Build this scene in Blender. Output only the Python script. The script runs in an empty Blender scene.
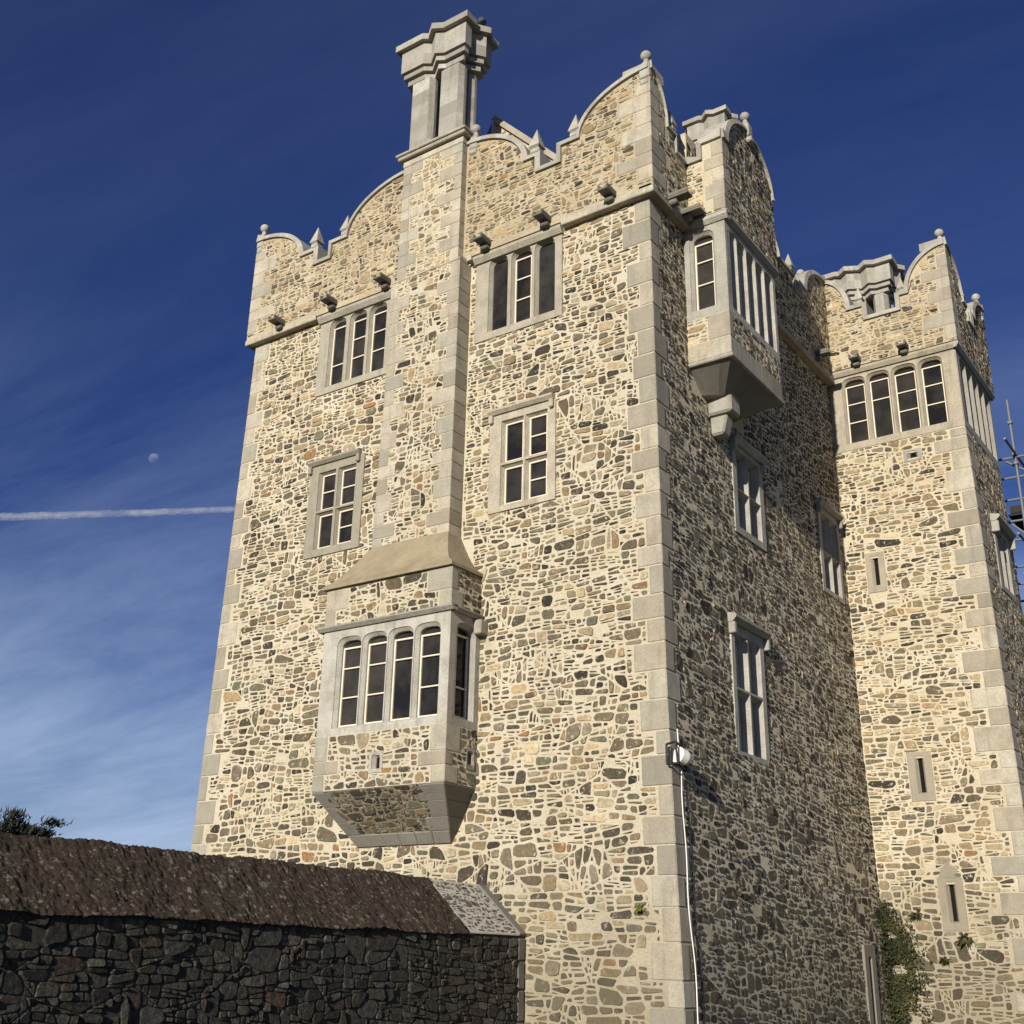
import bpy, math, random
from mathutils import Vector, Matrix
from mathutils.geometry import tessellate_polygon

# ------------------------------------------------------------------ camera, sky, sun, exposure
scn = bpy.context.scene
COL = scn.collection
cam_data = bpy.data.cameras.new("camera")
cam = bpy.data.objects.new("camera", cam_data)
COL.objects.link(cam)
cam_data.sensor_width = 36.0
cam_data.lens = 1166.81 / 1024 * 36.0
cam_data.clip_end = 20000
YAW, PIT, ROL = -0.616321, 0.368247, 0.0210705
cy_, sy_, cp_, sp_, cr_, sr_ = math.cos(YAW), math.sin(YAW), math.cos(PIT), math.sin(PIT), math.cos(ROL), math.sin(ROL)
fwd = Vector((sy_ * cp_, cy_ * cp_, sp_))
rgt = Vector((cy_, -sy_, 0.0))
upv = rgt.cross(fwd)
rg2 = rgt * cr_ + upv * sr_
up2 = upv * cr_ - rgt * sr_
cam.matrix_world = Matrix(((rg2.x, up2.x, -fwd.x, 6.464), (rg2.y, up2.y, -fwd.y, -12.418), (rg2.z, up2.z, -fwd.z, 1.6), (0, 0, 0, 1)))
scn.camera = cam

SUN = Vector((0.155, -1.0, 0.32)).normalized()          # direction towards the sun
SUN_EL = math.asin(SUN.z)
world = bpy.data.worlds.new("World")
scn.world = world
world.use_nodes = True
wn, wl = world.node_tree.nodes, world.node_tree.links
wn.clear()
w_out = wn.new("ShaderNodeOutputWorld")
w_bg = wn.new("ShaderNodeBackground")
w_bg.inputs["Strength"].default_value = 0.05
sky = wn.new("ShaderNodeTexSky")
sky.sky_type = 'NISHITA'
sky.sun_disc = False
sky.sun_elevation = SUN_EL
sky.sun_rotation = math.atan2(SUN.x, SUN.y)
sky.altitude = 300
sky.air_density = 1.0
sky.dust_density = 0.35
sky.ozone_density = 5.0
# thin cirrus: streaky noise on a flat layer far above, thicker near the horizon
tc = wn.new("ShaderNodeTexCoord")
sep = wn.new("ShaderNodeSeparateXYZ")
wl.new(tc.outputs["Generated"], sep.inputs[0])
def wmath(op, a, b=None, c=None):
    n = wn.new("ShaderNodeMath"); n.operation = op
    for i, q in enumerate((a, b, c)):
        if q is None: continue
        if isinstance(q, (int, float)): n.inputs[i].default_value = q
        else: wl.new(q, n.inputs[i])
    return n.outputs[0]
zc = wmath('ADD', wmath('MAXIMUM', sep.outputs[2], 0.0), 0.12)
cu = wmath('DIVIDE', sep.outputs[0], zc)
cv = wmath('DIVIDE', sep.outputs[1], zc)
comb = wn.new("ShaderNodeCombineXYZ"); wl.new(cu, comb.inputs[0]); wl.new(cv, comb.inputs[1])
mp = wn.new("ShaderNodeMapping"); wl.new(comb.outputs[0], mp.inputs[0])
mp.inputs["Rotation"].default_value = (0, 0, math.radians(-62)); mp.inputs["Scale"].default_value = (0.42, 1.5, 1)
nz1 = wn.new("ShaderNodeTexNoise"); wl.new(mp.outputs[0], nz1.inputs["Vector"])
nz1.inputs["Scale"].default_value = 1.15; nz1.inputs["Detail"].default_value = 12; nz1.inputs["Roughness"].default_value = 0.66; nz1.inputs["Distortion"].default_value = 0.35
rampc = wn.new("ShaderNodeMapRange"); wl.new(nz1.outputs[0], rampc.inputs[0])
rampc.inputs[1].default_value = 0.34; rampc.inputs[2].default_value = 0.92
elev = wn.new("ShaderNodeMapRange"); wl.new(sep.outputs[2], elev.inputs[0])
elev.inputs[1].default_value = 0.50; elev.inputs[2].default_value = 0.12; elev.inputs[3].default_value = 0.10; elev.inputs[4].default_value = 0.95
hz = wn.new("ShaderNodeMapRange"); hz.interpolation_type = 'SMOOTHSTEP'; wl.new(sep.outputs[2], hz.inputs[0])
hz.inputs[1].default_value = 0.34; hz.inputs[2].default_value = 0.0; hz.inputs[3].default_value = 0.0; hz.inputs[4].default_value = 0.42
cm = wmath('MINIMUM', wmath('ADD', wmath('MULTIPLY', rampc.outputs[0], elev.outputs[0]), hz.outputs[0]), 1.0)
hs = wn.new("ShaderNodeHueSaturation"); wl.new(sky.outputs[0], hs.inputs["Color"])
hs.inputs["Saturation"].default_value = 1.12; hs.inputs["Hue"].default_value = 0.524
mixc = wn.new("ShaderNodeMix"); mixc.data_type = 'RGBA'
wl.new(cm, mixc.inputs[0]); wl.new(hs.outputs[0], mixc.inputs[6]); mixc.inputs[7].default_value = (7.0, 8.9, 12.6, 1)
wl.new(mixc.outputs[2], w_bg.inputs[0]); wl.new(w_bg.outputs[0], w_out.inputs[0])

sun_data = bpy.data.lights.new("sun", 'SUN')
sun_data.energy = 5.0
sun_data.angle = math.radians(0.53)
sun_data.color = (1.0, 0.945, 0.83)
sun_ob = bpy.data.objects.new("sun", sun_data)
COL.objects.link(sun_ob)
sun_ob.rotation_euler = SUN.to_track_quat('Z', 'Y').to_euler()

scn.render.engine = 'CYCLES'
scn.view_settings.view_transform = 'Standard'
scn.view_settings.look = 'None'
scn.view_settings.exposure = 0.30
scn.view_settings.gamma = 1.0
scn.cycles.max_bounces = 6

# ------------------------------------------------------------------ materials
def mat(name, base=None, rough=0.85, spec=0.3):
    m = bpy.data.materials.new(name); m.use_nodes = True
    b = m.node_tree.nodes["Principled BSDF"]
    b.inputs["Roughness"].default_value = rough
    b.inputs["Specular IOR Level"].default_value = spec
    if base: b.inputs["Base Color"].default_value = (*base, 1)
    return m, m.node_tree.nodes, m.node_tree.links, b

def noise(n, l, scale, detail=4, rough=0.6, vec=None, dist=0.0):
    t = n.new("ShaderNodeTexNoise"); t.inputs["Scale"].default_value = scale
    t.inputs["Detail"].default_value = detail; t.inputs["Roughness"].default_value = rough; t.inputs["Distortion"].default_value = dist
    if vec is None:
        c = n.new("ShaderNodeTexCoord"); vec = c.outputs["Object"]
    l.new(vec, t.inputs["Vector"])
    return t.outputs[0]

def mrange(n, l, src, a, b, c, d):
    t = n.new("ShaderNodeMapRange"); l.new(src, t.inputs[0])
    for i, q in enumerate((a, b, c, d)): t.inputs[i + 1].default_value = q
    return t.outputs[0]

def mixrgb(n, l, fac, A, B, mode='MIX'):
    t = n.new("ShaderNodeMix"); t.data_type = 'RGBA'; t.blend_type = mode
    for s, q in ((0, fac), (6, A), (7, B)):
        if isinstance(q, (int, float)): t.inputs[s].default_value = q
        elif isinstance(q, tuple): t.inputs[s].default_value = (*q, 1)
        else: l.new(q, t.inputs[s])
    return t.outputs[2]

def bump(n, l, b, h, strength, dist):
    t = n.new("ShaderNodeBump"); t.inputs["Strength"].default_value = strength; t.inputs["Distance"].default_value = dist
    l.new(h, t.inputs["Height"]); l.new(t.outputs[0], b.inputs["Normal"])

def low_mask(n, l, z0, z1, scale=1.3):
    """1 below z0 fading to 0 above z1, with a ragged edge: damp and algae at the foot of a wall"""
    c = n.new("ShaderNodeTexCoord"); s = n.new("ShaderNodeSeparateXYZ"); l.new(c.outputs["Object"], s.inputs[0])
    nn = noise(n, l, scale, 6, 0.65)
    a = n.new("ShaderNodeMath"); a.operation = 'MULTIPLY_ADD'; l.new(nn, a.inputs[0]); a.inputs[1].default_value = 3.2; a.inputs[2].default_value = -1.6
    d = n.new("ShaderNodeMath"); d.operation = 'ADD'; l.new(a.outputs[0], d.inputs[0]); l.new(s.outputs[2], d.inputs[1])
    return mrange(n, l, d.outputs[0], z0, z1, 0.72, 0.0)

def streaks(n, l, c, amt=0.45, col=(0.26, 0.215, 0.14)):
    """rain-washed runs down a wall"""
    t = n.new("ShaderNodeTexCoord"); m = n.new("ShaderNodeMapping"); l.new(t.outputs["Object"], m.inputs[0])
    m.inputs["Scale"].default_value = (3.2, 3.2, 0.32)
    return mixrgb(n, l, mrange(n, l, noise(n, l, 1.0, 8, 0.7, m.outputs[0]), 0.52, 0.74, 0, amt), c, col)

def attr(n):
    a = n.new("ShaderNodeAttribute"); a.attribute_name = "tint"; return a.outputs["Color"]

def make_mortar(name, ca, cb, damp=None):
    m, n, l, b = mat(name, rough=0.95, spec=0.15)
    c = mixrgb(n, l, mrange(n, l, noise(n, l, 1.1, 6, 0.65), 0.36, 0.66, 0, 1), ca, cb)
    c = mixrgb(n, l, mrange(n, l, noise(n, l, 24, 6, 0.75), 0.46, 0.70, 0.0, 0.42), c, tuple(x * 0.52 for x in ca))
    c = streaks(n, l, c, 0.24)
    if damp:
        c = mixrgb(n, l, low_mask(n, l, *damp[:2]), c, damp[2])
    l.new(c, b.inputs["Base Color"])
    bump(n, l, b, noise(n, l, 26, 8, 0.75), 1.0, 0.05)
    return m

def make_stone(name, damp=None, spd=0.55, smear=(0.60, 0.525, 0.39), bd=.025):
    m, n, l, b = mat(name, rough=0.88, spec=0.25)
    c = attr(n)
    k = mrange(n, l, noise(n, l, 19, 6, 0.72), 0.28, 0.72, 1 - spd * 0.75, 1 + spd * 0.8)
    g = n.new("ShaderNodeCombineColor")
    for i in range(3): l.new(k, g.inputs[i])
    c = mixrgb(n, l, 1.0, c, g.outputs[0], 'MULTIPLY')
    c = mixrgb(n, l, mrange(n, l, noise(n, l, 6.0, 5, 0.7), 0.56, 0.74, 0, 0.3), c, (0.25, 0.19, 0.115))
    c = mixrgb(n, l, mrange(n, l, noise(n, l, 48, 3, 0.6), 0.60, 0.72, 0, 0.3), c, (0.36, 0.32, 0.24))
    if bd > .05:
        k2 = mrange(n, l, noise(n, l, 42, 6, 0.8), 0.36, 0.64, .35, 1.75); g2 = n.new("ShaderNodeCombineColor")
        for i in range(3): l.new(k2, g2.inputs[i])
        c = mixrgb(n, l, 1.0, c, g2.outputs[0], 'MULTIPLY')
    if smear:
        f = mrange(n, l, noise(n, l, 13, 8, 0.75), 0.57, 0.62, 0, 0.7)
        c = mixrgb(n, l, f, c, smear)
    if damp:
        c = mixrgb(n, l, low_mask(n, l, *damp[:2]), c, damp[3])
    l.new(c, b.inputs["Base Color"])
    bump(n, l, b, noise(n, l, 30 if bd < .05 else 13, 9, 0.75), 0.9 if bd < .05 else 1.0, bd)
    return m

def make_ashlar(name, damp=None, grey=0.0):
    m, n, l, b = mat(name, rough=0.85, spec=0.25)
    c = attr(n)
    c = mixrgb(n, l, mrange(n, l, noise(n, l, 3.5, 6, 0.65), 0.4, 0.68, 0, 0.55), c, (0.235, 0.205, 0.155))
    c = mixrgb(n, l, mrange(n, l, noise(n, l, 55, 4, 0.7), 0.42, 0.72, 0, 0.55), c, (0.16, 0.142, 0.112))
    mpn = n.new("ShaderNodeMapping"); t = n.new("ShaderNodeTexCoord"); l.new(t.outputs["Object"], mpn.inputs[0])
    mpn.inputs["Scale"].default_value = (7, 7, 0.9)
    c = mixrgb(n, l, mrange(n, l, noise(n, l, 1.0, 5, 0.65, mpn.outputs[0]), 0.52, 0.74, 0, 0.5), c, (0.13, 0.117, 0.093))
    if damp:
        c = mixrgb(n, l, low_mask(n, l, *damp[:2]), c, damp[3])
    l.new(c, b.inputs["Base Color"])
    bump(n, l, b, noise(n, l, 38, 7, 0.75), 0.7, 0.02)
    return m

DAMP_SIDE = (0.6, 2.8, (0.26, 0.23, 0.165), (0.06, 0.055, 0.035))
DAMP_WING = (1.5, 3.2, (0.29, 0.25, 0.175), (0.08, 0.066, 0.042))
M = {}
DAMP_FRONT = (1.0, 3.2, (0.33, 0.28, 0.19), (0.11, 0.095, 0.065))
M['mortar'] = make_mortar("cream_mortar", (0.72, 0.645, 0.495), (0.63, 0.54, 0.38), DAMP_FRONT)
M['mortar_corbel'] = make_mortar("shade_toned_corbel_mortar", (0.36, 0.315, 0.235), (0.27, 0.23, 0.165))  # mortar toned down: shade of the down-facing corbel put into its colour
M['mortar_top'] = make_mortar("tan_parapet_mortar", (0.62, 0.53, 0.38), (0.49, 0.395, 0.255))
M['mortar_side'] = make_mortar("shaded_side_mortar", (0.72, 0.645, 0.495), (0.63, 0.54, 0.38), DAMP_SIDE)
M['mortar_wing'] = make_mortar("wing_mortar", (0.72, 0.635, 0.48), (0.63, 0.53, 0.365), DAMP_WING)
M['stone'] = make_stone("rubble_stone", DAMP_FRONT)
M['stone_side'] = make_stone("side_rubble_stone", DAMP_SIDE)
M['stone_wing'] = make_stone("wing_rubble_stone", DAMP_WING)
M['ashlar'] = make_ashlar("dressed_limestone")
M['old_mortar'] = make_mortar("old_grey_mortar", (0.10, 0.091, 0.075), (0.045, 0.041, 0.035))
M['old_stone'] = make_stone("old_dark_stone", None, 1.1, (0.075, 0.068, 0.056), .13)
M['patch_mortar'] = make_mortar("new_white_mortar", (0.70, 0.66, 0.58), (0.60, 0.56, 0.48))

def moss_mat():
    m, n, l, b = mat("moss_coping", rough=0.95, spec=0.1)
    c = mixrgb(n, l, mrange(n, l, noise(n, l, 20, 9, 0.8), 0.38, 0.62, 0, 1), (0.042, 0.031, 0.024), (0.145, 0.105, 0.078))
    c = mixrgb(n, l, mrange(n, l, noise(n, l, 2.3, 6, 0.7), 0.5, 0.7, 0, 0.7), c, (0.09, 0.085, 0.05))
    c = mixrgb(n, l, mrange(n, l, noise(n, l, 17, 5, 0.6), 0.585, 0.63, 0, 0.75), c, (0.36, 0.325, 0.265))
    c = mixrgb(n, l, mrange(n, l, noise(n, l, 4.5, 7, 0.75), 0.60, 0.64, 0, 0.7), c, (0.34, 0.31, 0.25))
    l.new(c, b.inputs["Base Color"])
    bump(n, l, b, noise(n, l, 26, 9, 0.8), 1.0, 0.08)
    return m
M['moss'] = moss_mat()

def glass_mat():
    m, n, l, b = mat("dark_window_glass", rough=0.05, spec=0.28)
    c = mixrgb(n, l, mrange(n, l, noise(n, l, 2.2, 4, 0.6), 0.4, 0.65, 0, 1), (0.012, 0.012, 0.013), (0.035, 0.031, 0.028))
    c = mixrgb(n, l, 1.0, c, attr(n), 'ADD')
    l.new(c, b.inputs["Base Color"])
    b.inputs["IOR"].default_value = 1.3
    bump(n, l, b, noise(n, l, 2.6, 3, 0.55), 0.5, 0.03)
    return m
M['glass'] = glass_mat()
M['casement'] = mat("cream_painted_casement", (0.66, 0.58, 0.45), 0.55)[0]
M['dark'] = mat("dark_opening", (0.012, 0.011, 0.010), 0.95, 0.05)[0]
M['lead'] = mat("lead_flashing", (0.10, 0.105, 0.115), 0.55)[0]
def roof_mat():
    m, n, l, b = mat("rendered_oriel_roof", rough=0.9, spec=0.2)
    c = mixrgb(n, l, mrange(n, l, noise(n, l, 2.6, 7, 0.7), 0.35, 0.65, 0, 1), (0.37, 0.305, 0.20), (0.26, 0.21, 0.137))
    c = mixrgb(n, l, mrange(n, l, noise(n, l, 40, 4, 0.7), 0.45, 0.75, 0, 0.4), c, (0.22, 0.18, 0.12))
    c = streaks(n, l, c, .8, (0.17, 0.145, 0.10))
    l.new(c, b.inputs["Base Color"]); bump(n, l, b, noise(n, l, 18, 8, 0.75), 0.9, 0.03)
    return m
M['render'] = roof_mat()
M['black'] = mat("black_metal", (0.015, 0.015, 0.016), 0.5)[0]
M['lampwhite'] = mat("white_lamp_housing", (0.72, 0.70, 0.62), 0.35, 0.5)[0]
M['cable'] = mat("white_cable_conduit", (0.72, 0.70, 0.66), 0.5)[0]
M['steel'] = mat("galvanised_tube", (0.13, 0.135, 0.15), 0.55, 0.4)[0]
M['board'] = mat("scaffold_board", (0.03, 0.026, 0.022), 0.9)[0]
def ground_mat():
    m, n, l, b = mat("rough_grass_ground", rough=0.95, spec=0.1)
    c = mixrgb(n, l, mrange(n, l, noise(n, l, 0.5, 6, 0.65), 0.4, 0.6, 0, 1), (0.05, 0.058, 0.025), (0.10, 0.085, 0.055))
    l.new(c, b.inputs["Base Color"]); bump(n, l, b, noise(n, l, 9, 6, 0.7), 0.6, 0.05)
    return m
M['ground'] = ground_mat()
def leaf_mat(name, a, bcol):
    m, n, l, b = mat(name, rough=0.7, spec=0.3)
    c = mixrgb(n, l, mrange(n, l, noise(n, l, 3.0, 3, 0.6), 0.4, 0.6, 0, 1), a, bcol)
    l.new(c, b.inputs["Base Color"])
    return m
M['cypress'] = leaf_mat("dark_cypress_leaf", (0.010, 0.015, 0.008), (0.026, 0.030, 0.015))
M['bark'] = leaf_mat("bark", (0.07, 0.055, 0.04), (0.12, 0.10, 0.08))
M['ivy'] = leaf_mat("ivy_leaf", (0.018, 0.024, 0.008), (0.06, 0.055, 0.018))
M['fern'] = leaf_mat("fern_leaf", (0.09, 0.12, 0.02), (0.14, 0.15, 0.03))
M['crow'] = mat("grey_feather", (0.06, 0.06, 0.07), 0.7)[0]

# ------------------------------------------------------------------ mesh builder
class MB:
    def __init__(s): s.v = []; s.f = []; s.m = []; s.c = []; s.s = []
    def face(s, pts, mi=0, tint=(.4, .36, .29), smooth=False):
        i = len(s.v); s.v.extend(pts); s.f.append(tuple(range(i, i + len(pts)))); s.m.append(mi); s.c.append(tint); s.s.append(smooth)
    def faces(s, verts, faces, mi=0, tint=(.4, .36, .29), smooth=False):
        i = len(s.v); s.v.extend(verts)
        for f in faces:
            s.f.append(tuple(i + k for k in f)); s.m.append(mi); s.c.append(tint); s.s.append(smooth)
    def block(s, mp, a0, a1, b0, b1, c0, c1, mi=0, tint=(.4, .36, .29), ch=0.008):
        """chamfered block in the coordinates of mp(a,b,c)"""
        A, B, C = (a0, a1), (b0, b1), (c0, c1)
        ch = min(ch, abs(a1 - a0) * .3, abs(b1 - b0) * .3, abs(c1 - c0) * .3)
        sg = (1, -1); V = []; ix = {}
        for i in (0, 1):
            for j in (0, 1):
                for k in (0, 1):
                    for ax in (0, 1, 2):
                        p = [A[i] + (0 if ax == 0 else sg[i] * ch), B[j] + (0 if ax == 1 else sg[j] * ch), C[k] + (0 if ax == 2 else sg[k] * ch)]
                        ix[i, j, k, ax] = len(V); V.append(mp(*p))
        F = []
        for e in (0, 1):
            F.append((ix[e, 0, 0, 0], ix[e, 1, 0, 0], ix[e, 1, 1, 0], ix[e, 0, 1, 0]))
            F.append((ix[0, e, 0, 1], ix[1, e, 0, 1], ix[1, e, 1, 1], ix[0, e, 1, 1]))
            F.append((ix[0, 0, e, 2], ix[1, 0, e, 2], ix[1, 1, e, 2], ix[0, 1, e, 2]))
        for i in (0, 1):
            for j in (0, 1):
                F.append((ix[i, j, 0, 0], ix[i, j, 1, 0], ix[i, j, 1, 1], ix[i, j, 0, 1]))
                F.append((ix[i, 0, j, 0], ix[i, 1, j, 0], ix[i, 1, j, 2], ix[i, 0, j, 2]))
                F.append((ix[0, i, j, 1], ix[1, i, j, 1], ix[1, i, j, 2], ix[0, i, j, 2]))
                for k in (0, 1): F.append((ix[i, j, k, 0], ix[i, j, k, 1], ix[i, j, k, 2]))
        s.faces(V, F, mi, tint)
    def prism(s, pts, n0, n1, mi=0, tint=(.4, .36, .29), cap=True):
        """extrude polygon: pts are functions p(t)->vec ; n0,n1 extrusion params"""
        a = [p(n0) for p in pts]; b = [p(n1) for p in pts]; n = len(pts)
        F = [(i, (i + 1) % n, n + (i + 1) % n, n + i) for i in range(n)]
        if cap: F += [tuple(range(n - 1, -1, -1)), tuple(range(n, 2 * n))]
        s.faces(a + b, F, mi, tint)
    def tube(s, p, q, r0, r1=None, n=8, mi=0, tint=(.4, .4, .4), smooth=True):
        r1 = r0 if r1 is None else r1
        p, q = Vector(p), Vector(q); d = (q - p).normalized()
        x = d.orthogonal().normalized(); y = d.cross(x)
        V = [p + (x * math.cos(t) + y * math.sin(t)) * r0 for t in [2 * math.pi * i / n for i in range(n)]]
        V += [q + (x * math.cos(t) + y * math.sin(t)) * r1 for t in [2 * math.pi * i / n for i in range(n)]]
        s.faces(V, [(i, (i + 1) % n, n + (i + 1) % n, n + i) for i in range(n)], mi, tint, smooth)
        s.faces(V[:n], [tuple(range(n))], mi, tint); s.faces(V[n:], [tuple(range(n))], mi, tint)
    def ball(s, c, r, mi=0, tint=(.4, .36, .29), n=12, sz=1.0):
        V = []; F = []; m = n // 2
        for i in range(m + 1):
            a = math.pi * i / m
            for j in range(n):
                t = 2 * math.pi * j / n
                V.append((c[0] + r * math.sin(a) * math.cos(t), c[1] + r * math.sin(a) * math.sin(t), c[2] + sz * r * math.cos(a)))
        for i in range(m):
            for j in range(n):
                F.append((i * n + j, i * n + (j + 1) % n, (i + 1) * n + (j + 1) % n, (i + 1) * n + j))
        s.faces(V, F, mi, tint, True)
    def build(s, name, mats, parent=None):
        me = bpy.data.meshes.new(name)
        me.from_pydata([tuple(p) for p in s.v], [], s.f)
        for k in (mats if isinstance(mats, (list, tuple)) else [mats]): me.materials.append(k)
        me.polygons.foreach_set("material_index", s.m)
        me.polygons.foreach_set("use_smooth", s.s)
        a = me.attributes.new("tint", 'FLOAT_COLOR', 'FACE')
        buf = []
        for c in s.c: buf.extend((c[0], c[1], c[2], 1.0))
        a.data.foreach_set("color", buf)
        me.update()
        o = bpy.data.objects.new(name, me); COL.objects.link(o)
        if parent: o.parent = parent
        return o

def tag(o, label, cat, group=None, kind=None):
    o["label"] = label; o["category"] = cat
    if group: o["group"] = group
    if kind: o["kind"] = kind
    return o

def empty(name, loc=(0, 0, 0)):
    o = bpy.data.objects.new(name, None); COL.objects.link(o); o.location = loc; return o

XYZ = lambda a, b, c: (a, b, c)
R = random.Random(7)
def limestone(k=1.0):
    t = R.uniform(0.62, 1.06) * k; w = R.uniform(-0.012, 0.02)
    return (0.49 * t + w, 0.44 * t, 0.345 * t - w * 0.5)
def greystone(k=1.0):
    t = R.uniform(0.78, 1.1) * k
    return (0.42 * t, 0.398 * t, 0.348 * t)

# ------------------------------------------------------------------ rubble masonry generator
PAL_MAIN = [((0.038, 0.032, 0.024), 12), ((0.066, 0.055, 0.039), 16), ((0.115, 0.092, 0.060), 19), ((0.165, 0.137, 0.092), 17), ((0.125, 0.117, 0.078), 11), ((0.20, 0.15, 0.088), 14),
            ((0.28, 0.23, 0.15), 9), ((0.40, 0.335, 0.225), 7), ((0.25, 0.14, 0.065), 1.6), ((0.16, 0.10, 0.063), 2)]
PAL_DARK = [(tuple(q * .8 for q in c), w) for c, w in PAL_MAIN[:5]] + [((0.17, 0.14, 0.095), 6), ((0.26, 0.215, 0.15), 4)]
PAL_WASH = [((0.27, 0.20, 0.115), 20), ((0.36, 0.275, 0.16), 22), ((0.44, 0.355, 0.22), 14), ((0.20, 0.15, 0.085), 14), ((0.12, 0.095, 0.06), 9), ((0.25, 0.215, 0.145), 10), ((0.30, 0.20, 0.115), 1)]
PAL_OLD = [((0.055, 0.051, 0.043), 18), ((0.075, 0.069, 0.057), 20), ((0.10, 0.092, 0.075), 10), ((0.075, 0.061, 0.048), 8), ((0.085, 0.06, 0.045), 1.5), ((0.14, 0.128, 0.105), 2)]
def pick(pal, rng):
    t = rng.uniform(0, sum(w for _, w in pal))
    for c, w in pal:
        t -= w
        if t <= 0: break
    k = rng.uniform(0.8, 1.22); h = rng.uniform(-0.04, 0.06)
    return (c[0] * k * (1 + h), c[1] * k, c[2] * k * (1 - h))

def area2(p):
    return sum(p[i - 1][0] * p[i][1] - p[i][0] * p[i - 1][1] for i in range(len(p))) * .5
def clip(poly, nx, ny, t):
    """part of a convex polygon with x*nx+y*ny <= t"""
    out = []; pv = poly[-1]; pd = pv[0] * nx + pv[1] * ny - t
    for c in poly:
        cd = c[0] * nx + c[1] * ny - t
        if (cd <= 0) != (pd <= 0):
            s = pd / (pd - cd); out.append((pv[0] + (c[0] - pv[0]) * s, pv[1] + (c[1] - pv[1]) * s))
        if cd <= 0: out.append(c)
        pv, pd = c, cd
    return out
def shrink(poly, g):
    q = poly; n = len(poly)
    for i in range(n):
        p0, p1 = poly[i], poly[(i + 1) % n]
        ex, ey = p1[0] - p0[0], p1[1] - p0[1]; L = math.hypot(ex, ey)
        if L < 1e-7: continue
        nx, ny = ey / L, -ex / L
        q = clip(q, nx, ny, p0[0] * nx + p0[1] * ny - g)
        if len(q) < 3: return q
    return q

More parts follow.
